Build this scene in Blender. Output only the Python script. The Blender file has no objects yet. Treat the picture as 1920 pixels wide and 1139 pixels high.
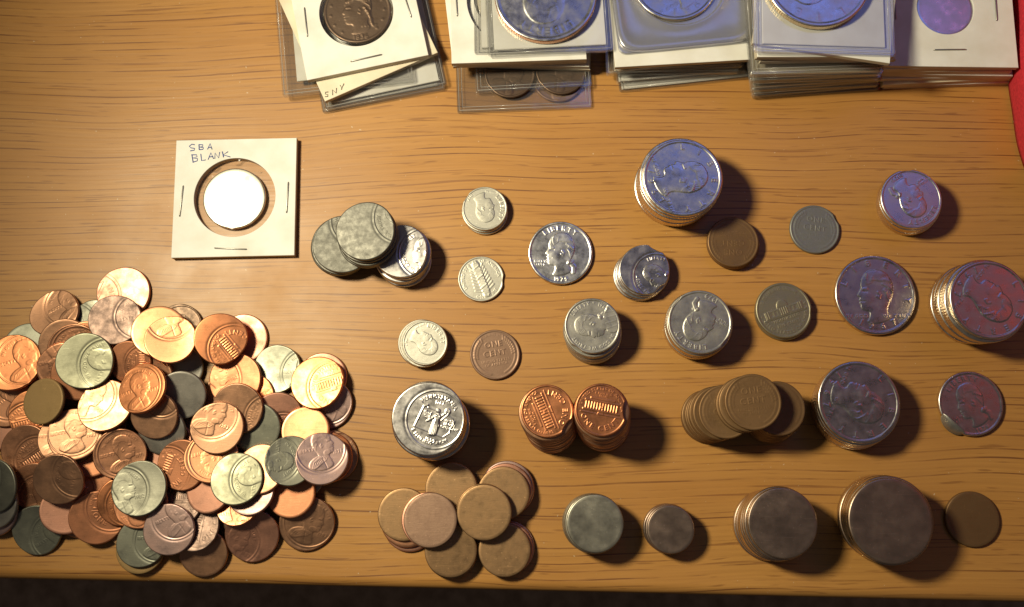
import bpy, math, random
import numpy as np
from mathutils import Vector, Matrix
random.seed(7); RNG = np.random.default_rng(7)
R = math.radians
MM = 0.001
SC = bpy.context.scene
COL = SC.collection
# ------------------------------------------------------------------ camera
FPX, TILT, DIST = 1600.0, R(9.6), 0.3265          # focal length in photo pixels, tilt from straight down, metres to the table centre
CAMP = Vector((0, -DIST*math.sin(TILT), DIST*math.cos(TILT)))
FWD = Vector((0, math.sin(TILT), -math.cos(TILT))); UPV = Vector((0, math.cos(TILT), math.sin(TILT)))
cd = bpy.data.cameras.new('camera'); cam = bpy.data.objects.new('camera', cd); COL.objects.link(cam)
cd.sensor_width = 36; cd.lens = 36*FPX/1920; cd.clip_start = 0.01; cd.clip_end = 50
cam.location = CAMP; cam.rotation_euler = (TILT, 0, 0); SC.camera = cam
def at(px, py, z=0.0):
    """where a photo pixel meets the level z (metres)"""
    d = FWD + Vector((1, 0, 0))*((px-960)/FPX) - UPV*((py-569.5)/FPX)
    return CAMP + d*((z-CAMP.z)/d.z)
def mpp(px, py, z=0.0):
    """metres per photo pixel there"""
    return (at(px, py, z)-CAMP).dot(FWD)/FPX
# ------------------------------------------------------------------ light
w = bpy.data.worlds.new('World'); SC.world = w; w.use_nodes = True
bg = w.node_tree.nodes['Background']; bg.inputs[0].default_value = (0.60, 0.54, 0.52, 1); bg.inputs[1].default_value = 0.075
def lamp(name, kind, loc, aim, power, col, **kw):
    l = bpy.data.lights.new(name, kind); l.energy = power; l.color = col
    for k, v in kw.items(): setattr(l, k, v)
    o = bpy.data.objects.new(name, l); COL.objects.link(o); o.location = loc
    o.rotation_euler = (Vector(aim)-Vector(loc)).to_track_quat('-Z', 'Y').to_euler(); return o
LP = at(-106, 172, 0); LP.z = 0.337
lamp('desk_lamp_bulb', 'SPOT', LP, at(3400, 560), 11.2, (1.0, 0.89, 0.62), shadow_soft_size=0.034, spot_size=R(150), spot_blend=1.0)
lamp('monitor_glow', 'AREA', (0.30, 0.40, 0.66), (0.12, 0.06, 0), 0.28, (0.22, 0.31, 1.0), shape='RECTANGLE', size=0.42, size_y=0.28)
lamp('monitor_red_patch', 'AREA', (0.55, 0.46, 0.62), (0.16, 0.10, 0), 0.03, (1.0, 0.12, 0.10), shape='RECTANGLE', size=0.10, size_y=0.12)
lamp('red_screen_glow', 'AREA', (0.56, 0.10, 0.50), (0.15, 0, 0), 0.075, (1.0, 0.10, 0.08), shape='RECTANGLE', size=0.22, size_y=0.2)
SC.view_settings.view_transform = 'Standard'; SC.view_settings.look = 'None'; SC.view_settings.exposure = 0; SC.view_settings.gamma = 1
SC.cycles.use_denoising = True; SC.cycles.max_bounces = 8; SC.cycles.transparent_max_bounces = 24
SC.cycles.caustics_reflective = False; SC.cycles.caustics_refractive = False
# ------------------------------------------------------------------ materials
def newmat(name):
    m = bpy.data.materials.new(name); m.use_nodes = True
    nt = m.node_tree; return m, nt, nt.nodes['Principled BSDF']
def nd(nt, typ, **kw):
    n = nt.nodes.new(typ)
    for k, v in kw.items():
        if k in n.inputs: n.inputs[k].default_value = v
        else: setattr(n, k, v)
    return n
def ramp(nt, fac, stops):
    r = nt.nodes.new('ShaderNodeValToRGB'); e = r.color_ramp.elements
    while len(e) < len(stops): e.new(0.5)
    for el, (p, c) in zip(e, stops): el.position = p; el.color = c if len(c) == 4 else (*c, 1)
    nt.links.new(fac, r.inputs[0]); return r.outputs[0]
def objvec(nt, vary=True):
    tc = nd(nt, 'ShaderNodeTexCoord')
    if not vary: return tc.outputs['Object']
    oi = nd(nt, 'ShaderNodeObjectInfo'); ad = nd(nt, 'ShaderNodeVectorMath', operation='MULTIPLY_ADD')
    nt.links.new(oi.outputs['Random'], ad.inputs[0]); ad.inputs[1].default_value = (3, 7, 5); nt.links.new(tc.outputs['Object'], ad.inputs[2])
    return ad.outputs[0]
def mix(nt, fac, a, b):
    n = nd(nt, 'ShaderNodeMix', data_type='RGBA')
    for sock, v in ((n.inputs[0], fac), (n.inputs[6], a), (n.inputs[7], b)):
        if hasattr(v, 'links'): nt.links.new(v, sock)
        elif isinstance(v, tuple): sock.default_value = (*v, 1)
        else: sock.default_value = v
    return n.outputs[2]
def metal(name, col, rough, metallic=1.0, mottle=None, amt=0.6, size=260, bump=0.12, scratch=0.5, speck=0.35):
    m, nt, p = newmat(name); v = objvec(nt); L = nt.links
    n1 = nd(nt, 'ShaderNodeTexNoise', Scale=size, Detail=6.0, Roughness=0.62); L.new(v, n1.inputs['Vector'])
    n2 = nd(nt, 'ShaderNodeTexNoise', Scale=2600.0, Detail=3.0); L.new(v, n2.inputs['Vector'])
    mot = mottle or tuple(c*0.55 for c in col)
    f = ramp(nt, n1.outputs[0], [(0.40, (0, 0, 0)), (0.68, (amt, amt, amt))])
    c = mix(nt, f, col, mot)
    f2 = ramp(nt, n2.outputs[0], [(0.58, (0, 0, 0)), (0.72, (0.45, 0.45, 0.45))])
    c = mix(nt, f2, c, tuple(x*0.6 for x in col)); n4 = nd(nt, 'ShaderNodeTexNoise', Scale=1150.0, Detail=1.0); L.new(v, n4.inputs['Vector'])
    c = mix(nt, ramp(nt, n4.outputs[0], [(0.70, (0, 0, 0)), (0.76, (speck, speck, speck))]), c, tuple(min(1, x*1.7) for x in col))
    mp2 = nd(nt, 'ShaderNodeMapping'); mp2.inputs['Rotation'].default_value = (0, 0, -0.5); mp2.inputs['Scale'].default_value = (110, 3600, 300); L.new(v, mp2.inputs[0])
    n5 = nd(nt, 'ShaderNodeTexNoise', Scale=1.0, Detail=1.0); L.new(mp2.outputs[0], n5.inputs['Vector'])
    c = mix(nt, ramp(nt, n5.outputs[0], [(0.69, (0, 0, 0)), (0.73, (speck*.7,)*3)]), c, tuple(min(1, x*1.6) for x in col))
    L.new(c, p.inputs['Base Color'])
    p.inputs['Metallic'].default_value = metallic
    rr = nd(nt, 'ShaderNodeMapRange'); L.new(n1.outputs[0], rr.inputs[0]); rr.inputs[1].default_value = 0.3; rr.inputs[2].default_value = 0.75
    rr.inputs[3].default_value = max(0.08, rough-0.08); rr.inputs[4].default_value = min(1, rough+0.14); L.new(rr.outputs[0], p.inputs['Roughness'])
    # fine contact scratches: stretched noise
    mp = nd(nt, 'ShaderNodeMapping'); mp.inputs['Rotation'].default_value = (0, 0, 0.7); mp.inputs['Scale'].default_value = (350, 5200, 350); L.new(v, mp.inputs[0])
    n3 = nd(nt, 'ShaderNodeTexNoise', Scale=1.0, Detail=2.0); L.new(mp.outputs[0], n3.inputs['Vector'])
    ad = nd(nt, 'ShaderNodeMath', operation='MULTIPLY_ADD'); L.new(n3.outputs[0], ad.inputs[0]); ad.inputs[1].default_value = scratch; L.new(n1.outputs[0], ad.inputs[2])
    b = nd(nt, 'ShaderNodeBump', Strength=bump, Distance=0.0004); L.new(ad.outputs[0], b.inputs['Height']); L.new(b.outputs[0], p.inputs['Normal'])
    return m
M = {}
M['bright'] = metal('bright_copper', (0.72, 0.295, 0.135), 0.40, 0.98, (0.54, 0.205, 0.09), 0.4, 200, bump=0.05)
M['gold'] = metal('golden_copper', (0.70, 0.335, 0.175), 0.42, 0.98, (0.56, 0.25, 0.12), 0.4, 200, bump=0.05)
M['orange'] = metal('orange_copper', (0.60, 0.265, 0.14), 0.46, 0.95, (0.47, 0.195, 0.10), 0.4, 200, bump=0.05)
M['pink'] = metal('pinkish_copper', (0.54, 0.275, 0.19), 0.46, 0.95, (0.42, 0.205, 0.135), 0.4, 200, bump=0.05)
M['mauve'] = metal('mauve_toned_copper', (0.50, 0.345, 0.31), 0.44, 0.95, (0.38, 0.23, 0.19), 0.5, 200, bump=0.05)
M['brown'] = metal('brown_copper', (0.50, 0.275, 0.165), 0.42, 0.95, (0.40, 0.21, 0.12), 0.4, 200, bump=0.05)
M['reddish'] = metal('reddish_brown_copper', (0.57, 0.28, 0.16), 0.40, 0.96, (0.44, 0.20, 0.11), 0.45, 200, bump=0.05)
M['tan'] = metal('matte_tan_copper', (0.40, 0.245, 0.125), 0.48, 0.88, (0.33, 0.195, 0.095), 0.45, 330, bump=0.09, speck=0.7)
M['olive'] = metal('olive_tan_planchet', (0.33, 0.21, 0.085), 0.55, 0.4, (0.29, 0.18, 0.07), 0.3, bump=0.03)
M['mottled'] = metal('mottled_greyish_copper', (0.40, 0.275, 0.22), 0.52, 0.9, (0.17, 0.12, 0.10), 0.9, 300, bump=0.08)
M['dark'] = metal('dark_brown_copper', (0.155, 0.10, 0.067), 0.42, 0.75, (0.095, 0.066, 0.047), 0.6)
M['grey'] = metal('grey_zinc', (0.34, 0.315, 0.275), 0.46, 0.9, (0.26, 0.24, 0.21), 0.5, 200, bump=0.05)
M['green'] = metal('grey_green_planchet', (0.285, 0.285, 0.225), 0.46, 0.9, (0.215, 0.215, 0.165), 0.5, 200, bump=0.05)
M['palegreen'] = metal('pale_green_planchet', (0.275, 0.27, 0.19), 0.46, 0.95, (0.215, 0.21, 0.145), 0.5, 200, bump=0.05)
M['darkgreen'] = metal('dark_grey_green_planchet', (0.215, 0.21, 0.165), 0.46, 0.9, (0.165, 0.16, 0.125), 0.5, 200, bump=0.05)
M['nickel'] = metal('cupronickel', (0.50, 0.48, 0.43), 0.42, 0.92, (0.39, 0.375, 0.33), 0.5, bump=0.04)
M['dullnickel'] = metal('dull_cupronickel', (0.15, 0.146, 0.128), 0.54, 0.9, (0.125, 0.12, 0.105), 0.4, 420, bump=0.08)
M['olivenickel'] = metal('olive_toned_nickel', (0.36, 0.32, 0.22), 0.42, 0.8, (0.26, 0.23, 0.15), 0.6)
M['silver'] = metal('silver_proof', (0.80, 0.79, 0.78), 0.30, 1.0, (0.72, 0.71, 0.70), 0.3, bump=0.015)
M['satin'] = metal('satin_silver', (0.50, 0.485, 0.42), 0.48, 0.88, (0.41, 0.395, 0.34), 0.5)
M['darksilver'] = metal('dark_toned_silver', (0.60, 0.57, 0.555), 0.31, 1.0, (0.52, 0.495, 0.48), 0.35, bump=0.015)
M['steel'] = metal('grey_zinc_steel', (0.27, 0.27, 0.25), 0.5, 0.7, (0.2, 0.2, 0.185), 0.5)
M['wheat'] = metal('greenish_brown_bronze', (0.235, 0.135, 0.06), 0.50, 0.7, (0.185, 0.105, 0.048), 0.5, 200, bump=0.06)
M['choc'] = metal('chocolate_brown_bronze', (0.27, 0.165, 0.11), 0.5, 0.6, (0.21, 0.125, 0.085), 0.6)
M['blankgrey'] = metal('dark_grey_blank', (0.37, 0.275, 0.22), 0.38, 0.95, (0.33, 0.245, 0.19), 0.15, 160, bump=0.04, speck=0.6)
M['blanknickel'] = metal('grey_nickel_blank', (0.43, 0.41, 0.34), 0.40, 0.95, (0.38, 0.36, 0.295), 0.2, 160, bump=0.05, speck=0.6)
M['sba'] = metal('pale_dollar_planchet', (0.42, 0.40, 0.34), 0.40, 0.97, (0.38, 0.36, 0.30), 0.1, 200, bump=0.0, speck=0.0)
M['edge'] = metal('clad_coin_edge', (0.78, 0.62, 0.42), 0.30, 1.0, (0.55, 0.38, 0.22), 0.7)
M['cuedge'] = metal('copper_core_edge', (0.72, 0.40, 0.25), 0.30, 1.0, (0.5, 0.25, 0.14), 0.6)
def card_mat(name, c, c2):
    m, nt, p = newmat(name); v = objvec(nt); L = nt.links
    n = nd(nt, 'ShaderNodeTexNoise', Scale=90.0, Detail=5.0); L.new(v, n.inputs['Vector'])
    L.new(mix(nt, ramp(nt, n.outputs[0], [(0.4, (0, 0, 0)), (0.75, (1, 1, 1))]), c, c2), p.inputs['Base Color'])
    p.inputs['Roughness'].default_value = 0.62
    n2 = nd(nt, 'ShaderNodeTexNoise', Scale=1500.0, Detail=3.0); L.new(v, n2.inputs['Vector'])
    b = nd(nt, 'ShaderNodeBump', Strength=0.12, Distance=0.0002); L.new(n2.outputs[0], b.inputs['Height']); L.new(b.outputs[0], p.inputs['Normal']); return m
M['card'] = card_mat('white_card', (0.80, 0.79, 0.74), (0.69, 0.66, 0.58))
M['beige'] = card_mat('aged_beige_card', (0.78, 0.70, 0.54), (0.66, 0.57, 0.42))
M['cardedge'] = card_mat('worn_card_edge', (0.56, 0.50, 0.39), (0.40, 0.34, 0.25))
def plastic(name, tint, gloss, rough, haze, hcol=(0.8, 0.8, 0.8), crinkle=0.0):
    m = bpy.data.materials.new(name); m.use_nodes = True; nt = m.node_tree; nt.nodes.clear(); L = nt.links
    out = nd(nt, 'ShaderNodeOutputMaterial'); tr = nd(nt, 'ShaderNodeBsdfTransparent'); tr.inputs[0].default_value = (*tint, 1)
    gl = nd(nt, 'ShaderNodeBsdfGlossy'); gl.inputs['Roughness'].default_value = rough
    di = nd(nt, 'ShaderNodeBsdfDiffuse'); di.inputs[0].default_value = (*hcol, 1)
    lw = nd(nt, 'ShaderNodeLayerWeight', Blend=0.25); mr = nd(nt, 'ShaderNodeMapRange'); L.new(lw.outputs['Fresnel'], mr.inputs[0]); mr.inputs[3].default_value = gloss; mr.inputs[4].default_value = 0.42
    m1 = nd(nt, 'ShaderNodeMixShader'); m1.inputs[0].default_value = haze; L.new(tr.outputs[0], m1.inputs[1]); L.new(di.outputs[0], m1.inputs[2])
    m2 = nd(nt, 'ShaderNodeMixShader'); L.new(mr.outputs[0], m2.inputs[0]); L.new(m1.outputs[0], m2.inputs[1]); L.new(gl.outputs[0], m2.inputs[2]); L.new(m2.outputs[0], out.inputs[0])
    v = objvec(nt); n = nd(nt, 'ShaderNodeTexNoise', Scale=70.0 if not crinkle else 320.0, Detail=3.0); L.new(v, n.inputs['Vector'])
    b = nd(nt, 'ShaderNodeBump', Strength=0.12 + crinkle, Distance=0.002); L.new(n.outputs[0], b.inputs['Height']); L.new(b.outputs[0], gl.inputs['Normal'])
    return m
M['sleeve'] = plastic('clear_vinyl', (0.975, 0.975, 0.97), 0.17, 0.15, 0.03)
M['film'] = plastic('clear_film', (0.97, 0.97, 0.97), 0.006, 0.17, 0.01, crinkle=0.0)
M['tray'] = plastic('frosted_clear_tray', (0.88, 0.88, 0.9), 0.34, 0.26, 0.24, (0.66, 0.66, 0.70))
M['seam'] = plastic('welded_vinyl_seam', (0.95, 0.95, 0.95), 0.08, 0.18, 0.30, (0.85, 0.84, 0.82))
m, nt, p = newmat('staple_steel'); p.inputs['Base Color'].default_value = (0.42, 0.40, 0.36, 1); p.inputs['Metallic'].default_value = 0.9; p.inputs['Roughness'].default_value = 0.35; M['staple'] = m
m, nt, p = newmat('blue_ink'); p.inputs['Base Color'].default_value = (0.05, 0.09, 0.32, 1); p.inputs['Roughness'].default_value = 0.5; M['ink'] = m
m, nt, p = newmat('pencil'); p.inputs['Base Color'].default_value = (0.22, 0.20, 0.15, 1); p.inputs['Roughness'].default_value = 0.6; M['pencil'] = m
m, nt, p = newmat('dark_floor'); p.inputs['Base Color'].default_value = (0.02, 0.013, 0.01, 1); p.inputs['Roughness'].default_value = 0.9
v = objvec(nt, False); n = nd(nt, 'ShaderNodeTexNoise', Scale=60.0, Detail=6.0); nt.links.new(v, n.inputs['Vector'])
nt.links.new(ramp(nt, n.outputs[0], [(0.3, (0.22, 0.14, 0.09)), (0.7, (0.38, 0.26, 0.18))]), p.inputs['Base Color']); M['floor'] = m
m, nt, p = newmat('red_fabric'); p.inputs['Roughness'].default_value = 0.85
v = objvec(nt, False); n = nd(nt, 'ShaderNodeTexNoise', Scale=900.0, Detail=3.0); nt.links.new(v, n.inputs['Vector'])
nt.links.new(ramp(nt, n.outputs[0], [(0.3, (0.42, 0.012, 0.025)), (0.7, (0.62, 0.025, 0.045))]), p.inputs['Base Color'])
b = nd(nt, 'ShaderNodeBump', Strength=0.4, Distance=0.0005); nt.links.new(n.outputs[0], b.inputs['Height']); nt.links.new(b.outputs[0], p.inputs['Normal']); M['red'] = m
# oak-grain laminate
m, nt, p = newmat('oak_grain_laminate'); L = nt.links; v = objvec(nt, False)
n0 = nd(nt, 'ShaderNodeTexNoise', Scale=5.0, Detail=2.0); L.new(v, n0.inputs['Vector'])
sx = nd(nt, 'ShaderNodeSeparateXYZ'); L.new(v, sx.inputs[0])
ma = nd(nt, 'ShaderNodeMath', operation='MULTIPLY_ADD'); L.new(n0.outputs[0], ma.inputs[0]); ma.inputs[1].default_value = 0.024; L.new(sx.outputs[1], ma.inputs[2])
cx = nd(nt, 'ShaderNodeCombineXYZ'); L.new(sx.outputs[0], cx.inputs[0]); L.new(ma.outputs[0], cx.inputs[1])
def strn(sx_, sy_, det, rough=0.55, off=0):
    mp = nd(nt, 'ShaderNodeMapping'); mp.inputs['Scale'].default_value = (sx_, sy_, 1); mp.inputs['Location'].default_value = (off, off*1.7, off); L.new(cx.outputs[0], mp.inputs[0])
    n = nd(nt, 'ShaderNodeTexNoise', Scale=1.0, Detail=det, Roughness=rough); L.new(mp.outputs[0], n.inputs['Vector']); return n.outputs[0]
broad = strn(3, 45, 3.0); fine = strn(22, 900, 4.0, 0.6, 3.0); pore = strn(16, 620, 2.0, 0.5, 9.0); pore2 = strn(70, 700, 1.0, 0.5, 17.0)
c = mix(nt, ramp(nt, broad, [(0.3, (0, 0, 0)), (0.7, (1, 1, 1))]), (0.44, 0.205, 0.047), (0.515, 0.26, 0.067))
c = mix(nt, ramp(nt, fine, [(0.35, (0, 0, 0)), (0.75, (0.6, 0.6, 0.6))]), c, (0.34, 0.16, 0.04))
wv = nd(nt, 'ShaderNodeTexWave', bands_direction='Y', wave_profile='SIN'); wv.inputs['Scale'].default_value = 112.0; wv.inputs['Distortion'].default_value = 5.0; wv.inputs['Detail'].default_value = 3.0; wv.inputs['Detail Scale'].default_value = 0.55
mpw = nd(nt, 'ShaderNodeMapping'); mpw.inputs['Scale'].default_value = (0.032, 1, 1); L.new(cx.outputs[0], mpw.inputs[0]); L.new(mpw.outputs[0], wv.inputs['Vector'])
wl_ = ramp(nt, wv.outputs['Fac'], [(0.88, (0, 0, 0)), (0.985, (1, 1, 1))]); brk = ramp(nt, strn(20, 380, 5.0, 0.68, 5.0), [(0.46, (0, 0, 0)), (0.60, (1.0, 1.0, 1.0))])
mm_ = nd(nt, 'ShaderNodeMath', operation='MULTIPLY'); L.new(wl_, mm_.inputs[0]); L.new(brk, mm_.inputs[1])
c = mix(nt, mm_.outputs[0], c, (0.17, 0.065, 0.018))
c = mix(nt, ramp(nt, pore, [(0.64, (0, 0, 0)), (0.70, (0.6, 0.6, 0.6))]), c, (0.20, 0.075, 0.02))
c = mix(nt, ramp(nt, pore2, [(0.66, (0, 0, 0)), (0.74, (0.6, 0.6, 0.6))]), c, (0.20, 0.08, 0.02))
L.new(c, p.inputs['Base Color'])
smd = nd(nt, 'ShaderNodeTexNoise', Scale=26.0, Detail=4.0, Roughness=0.6); L.new(v, smd.inputs['Vector'])
pat = nd(nt, 'ShaderNodeTexNoise', Scale=9.0, Detail=2.0); L.new(v, pat.inputs['Vector'])
c = mix(nt, ramp(nt, pat.outputs[0], [(0.40, (0, 0, 0)), (0.66, (0.30, 0.30, 0.30))]), c, (0.33, 0.15, 0.04))
dst = nd(nt, 'ShaderNodeTexNoise', Scale=640.0, Detail=1.0); L.new(v, dst.inputs['Vector'])
c = mix(nt, ramp(nt, dst.outputs[0], [(0.765, (0, 0, 0)), (0.80, (0.7, 0.7, 0.7))]), c, (0.62, 0.50, 0.34)); L.new(c, p.inputs['Base Color'])
rr = nd(nt, 'ShaderNodeMapRange'); L.new(smd.outputs[0], rr.inputs[0]); rr.inputs[1].default_value = 0.3; rr.inputs[2].default_value = 0.7; rr.inputs[3].default_value = 0.38; rr.inputs[4].default_value = 0.53; L.new(rr.outputs[0], p.inputs['Roughness'])
p.inputs['Specular IOR Level'].default_value = 0.55
b = nd(nt, 'ShaderNodeBump', Strength=0.22, Distance=0.0003); L.new(pore, b.inputs['Height']); b.invert = True; L.new(b.outputs[0], p.inputs['Normal'])
M['wood'] = m
# ------------------------------------------------------------------ object helpers
def tag(o, label=None, cat=None, group=None, kind=None):
    for k, v in (('label', label), ('category', cat), ('group', group), ('kind', kind)):
        if v: o[k] = v
    return o
def mesh_from(name, verts, faces, mats, smooth=True, midx=None):
    me = bpy.data.meshes.new(name); me.from_pydata([tuple(map(float, q)) for q in verts], [], faces)
    for mm in (mats if isinstance(mats, (list, tuple)) else [mats]): me.materials.append(mm)
    me.polygons.foreach_set('use_smooth', [bool(smooth)]*len(me.polygons))
    if midx is not None: me.polygons.foreach_set('material_index', midx)
    me.update(); return me
def link(name, me, parent=None):
    o = bpy.data.objects.new(name, me); COL.objects.link(o)
    if parent: o.parent = parent
    return o
def empty(name, loc, rz=0.0):
    o = bpy.data.objects.new(name, None); COL.objects.link(o); o.location = loc; o.rotation_euler = (0, 0, rz); o.empty_display_size = 0.01; return o
def tube(path, r, n=6):
    """verts, faces of a capped tube along a polyline"""
    V, F = [], []
    P = [Vector(q) for q in path]
    for i, q in enumerate(P):
        t = (P[min(i+1, len(P)-1)]-P[max(i-1, 0)]).normalized()
        a = t.orthogonal().normalized(); c = t.cross(a)
        for k in range(n):
            th = 2*math.pi*k/n; V.append(q+(a*math.cos(th)+c*math.sin(th))*r)
    # keep the rings aligned
    for i in range(1, len(P)):
        base = V[(i-1)*n:i*n]; cur = V[i*n:(i+1)*n]
        best = min(range(n), key=lambda s: sum((cur[(k+s) % n]-P[i]-(base[k]-P[i-1])).length for k in range(n)))
        V[i*n:(i+1)*n] = [cur[(k+best) % n] for k in range(n)]
    for i in range(len(P)-1):
        for k in range(n): F.append((i*n+k, i*n+(k+1) % n, (i+1)*n+(k+1) % n, (i+1)*n+k))
    F.append(tuple(reversed(range(n)))); F.append(tuple(range((len(P)-1)*n, len(P)*n))); return V, F
def tubes(paths, r, n=6):
    V, F = [], []
    for q in paths:
        v, f = tube(q, r, n); o = len(V); V += v; F += [tuple(i+o for i in g) for g in f]
    return V, F
# ------------------------------------------------------------------ relief drawing: height pictures of the coin faces
S = 288
_yy, _xx = np.mgrid[0:S, 0:S]; GX = (_xx+0.5)/S*2-1; GY = (_yy+0.5)/S*2-1
_fx = np.fft.fftfreq(S)
def blur(a, s):
    g = np.exp(-2*(math.pi*s)**2*(_fx[:, None]**2+_fx[None, :]**2)); return np.real(np.fft.ifft2(np.fft.fft2(a)*g))
def poly(pts):
    inside = np.zeros((S, S), bool); n = len(pts)
    for i in range(n):
        x0, y0 = pts[i]; x1, y1 = pts[(i+1) % n]
        if y0 == y1: continue
        inside ^= ((y0 > GY) != (y1 > GY)) & (GX < (x1-x0)*(GY-y0)/(y1-y0)+x0)
    return inside.astype(float)
def smooth_pts(pts, it=2):
    for _ in range(it):
        q = []
        for i in range(len(pts)):
            a, b2 = pts[i], pts[(i+1) % len(pts)]
            q += [(a[0]*.75+b2[0]*.25, a[1]*.75+b2[1]*.25), (a[0]*.25+b2[0]*.75, a[1]*.25+b2[1]*.75)]
        pts = q
    return pts
def stroke(pts, wd):
    a = np.zeros((S, S))
    for (x0, y0), (x1, y1) in zip(pts[:-1], pts[1:]):
        dx, dy = x1-x0, y1-y0; l2 = dx*dx+dy*dy+1e-9
        t = np.clip(((GX-x0)*dx+(GY-y0)*dy)/l2, 0, 1); d = np.hypot(GX-x0-t*dx, GY-y0-t*dy)
        a = np.maximum(a, np.clip((wd-d)/(0.4*wd)+0.5, 0, 1))
    return a
def disc(x, y, r): return np.clip((r-np.hypot(GX-x, GY-y))*S/4+0.5, 0, 1)
_glyph = {}
def glyph(ch):
    if ch in _glyph: return _glyph[ch]
    cu = bpy.data.curves.new('g', 'FONT'); cu.body = ch; cu.size = 1.0; cu.resolution_u = 3
    o = bpy.data.objects.new('g', cu); COL.objects.link(o); dg = bpy.context.evaluated_depsgraph_get(); dg.update()
    me = o.evaluated_get(dg).to_mesh(); me.calc_loop_triangles()
    vs = np.array([v.co[:2] for v in me.vertices]).reshape(-1, 2); tr = np.array([t.vertices[:] for t in me.loop_triangles], int).reshape(-1, 3)
    o.evaluated_get(dg).to_mesh_clear(); bpy.data.objects.remove(o); bpy.data.curves.remove(cu)
    wd = 0.3 if len(vs) == 0 else vs[:, 0].max()
    _glyph[ch] = (vs, tr, wd); return _glyph[ch]
def fill_tris(a, pts, tr):
    P = (pts+1)/2*S-0.5
    for t in tr:
        (x0, y0), (x1, y1), (x2, y2) = P[t]
        xa, xb = max(0, int(min(x0, x1, x2))), min(S-1, int(max(x0, x1, x2))+1); ya, yb = max(0, int(min(y0, y1, y2))), min(S-1, int(max(y0, y1, y2))+1)
        if xb < xa or yb < ya: continue
        X, Y = np.meshgrid(np.arange(xa, xb+1), np.arange(ya, yb+1)); d = (x1-x0)*(y2-y0)-(x2-x0)*(y1-y0)
        if abs(d) < 1e-9: continue
        u = ((X-x0)*(y2-y0)-(x2-x0)*(Y-y0))/d; v2 = ((x1-x0)*(Y-y0)-(X-x0)*(y1-y0))/d
        a[ya:yb+1, xa:xb+1] = np.maximum(a[ya:yb+1, xa:xb+1], ((u >= -.08) & (v2 >= -.08) & (u+v2 <= 1.08)).astype(float))
def text(s, x, y, h, ang=0.0, sp=0.10, wide=1.0):
    a = np.zeros((S, S)); tot = sum(glyph(c)[2]+sp for c in s)-sp; pen = -tot/2; ca, sa = math.cos(R(ang)), math.sin(R(ang))
    for ch in s:
        vs, tr, wd = glyph(ch)
        if len(vs):
            q = (vs+[pen, -0.35])*[h/0.7*wide, h/0.7]; fill_tris(a, np.c_[x+q[:, 0]*ca-q[:, 1]*sa, y+q[:, 0]*sa+q[:, 1]*ca], tr)
        pen += wd+sp
    return a
def arc(s, rad, mid, h, inward=False, sp=0.14):
    """letters round the rim centred on the angle mid; inward: read along the bottom"""
    a = np.zeros((S, S)); tot = sum(glyph(c)[2]+sp for c in s)-sp; pen = -tot/2; sg = 1 if inward else -1
    for ch in s:
        vs, tr, wd = glyph(ch); th = R(mid)+sg*(pen+wd/2)*(h/0.7)/rad
        if len(vs):
            q = (vs-[wd/2, 0.35])*(h/0.7); rot = th+math.pi/2 if inward else th-math.pi/2
            fill_tris(a, np.c_[rad*math.cos(th)+q[:, 0]*math.cos(rot)-q[:, 1]*math.sin(rot), rad*math.sin(th)+q[:, 0]*math.sin(rot)+q[:, 1]*math.cos(rot)], tr)
        pen += wd+sp
    return a
RIM = np.clip((np.hypot(GX, GY)-0.925)*S/3, 0, 1)
def dome(mask, h, soft=9): return mask*(0.45*h+0.55*h*np.clip(blur(mask, soft)*1.25-0.25, 0, 1))
HEAD = [(.05, .64), (-.12, .62), (-.25, .52), (-.33, .38), (-.36, .24), (-.34, .18), (-.42, .05), (-.46, -.02), (-.40, -.06), (-.385, -.09), (-.425, -.13), (-.385, -.165),
        (-.42, -.205), (-.37, -.25), (-.39, -.32), (-.33, -.39), (-.20, -.40), (-.16, -.47), (-.19, -.60), (-.27, -.70), (-.05, -.735), (.2, -.68), (.34, -.58), (.25, -.42), (.30, -.25), (.40, -.06), (.45, .12), (.42, .36), (.31, .54), (.17, .63)]
def head(hair=6, tail=False, coat=False, wave=0.03):
    m = poly(smooth_pts(HEAD, 2)); a = dome(m, 1.0)
    a += 0.28*stroke([(-.30, .14), (-.22, .15)], .035)-0.25*stroke([(-.31, .09), (-.22, .085)], .03)      # brow and eye socket
    a += 0.18*blur(disc(-.2, -.08, .12), 4)-0.2*stroke([(-.38, -.165), (-.28, -.17)], .018)              # cheek, mouth
    a += 0.35*stroke([(.06, .06), (.11, .0), (.08, -.08), (.03, -.04)], .03)                             # ear
    for i in range(hair):                                                                               # combed hair
        t = i/max(1, hair-1); r0 = .22+.24*t
        pts = [(.03+r0*math.cos(th)*1.0+wave*math.sin(9*th+i), .16+r0*1.02*math.sin(th)) for th in np.linspace(R(150-25*t), R(-25-20*t), 14)]
        a += 0.22*stroke(pts, .02)*m
    if tail:
        a += 0.6*stroke([(.28, -.30), (.42, -.45), (.40, -.62)], .06)+0.5*stroke([(.24, -.33), (.36, -.28)], .05)
    if coat:
        a = np.maximum(a, 0.8*poly(smooth_pts([(-.3, -.55), (-.1, -.46), (.25, -.40), (.62, -.55), (.72, -.66), (.3, -.9), (-.1, -.93), (-.33, -.85)], 1)))
        for k in range(4): a += 0.2*stroke([(-.15+.2*k, -.5), (-.05+.18*k, -.9)], .02)
    return a
def finish(a, b=0.9): return blur(a, b)
def d_quarter():
    a = head(7, True, wave=.035)+0.55*arc('LIBERTY', .80, 90, .15, sp=.30)+0.6*text('1979', 0, -.84, .13, sp=.2)
    return finish(a+0.5*text('IN GOD WE', -.66, -.27, .075)+0.5*text('TRUST', -.66, -.37, .075)+RIM*0.9)
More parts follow.
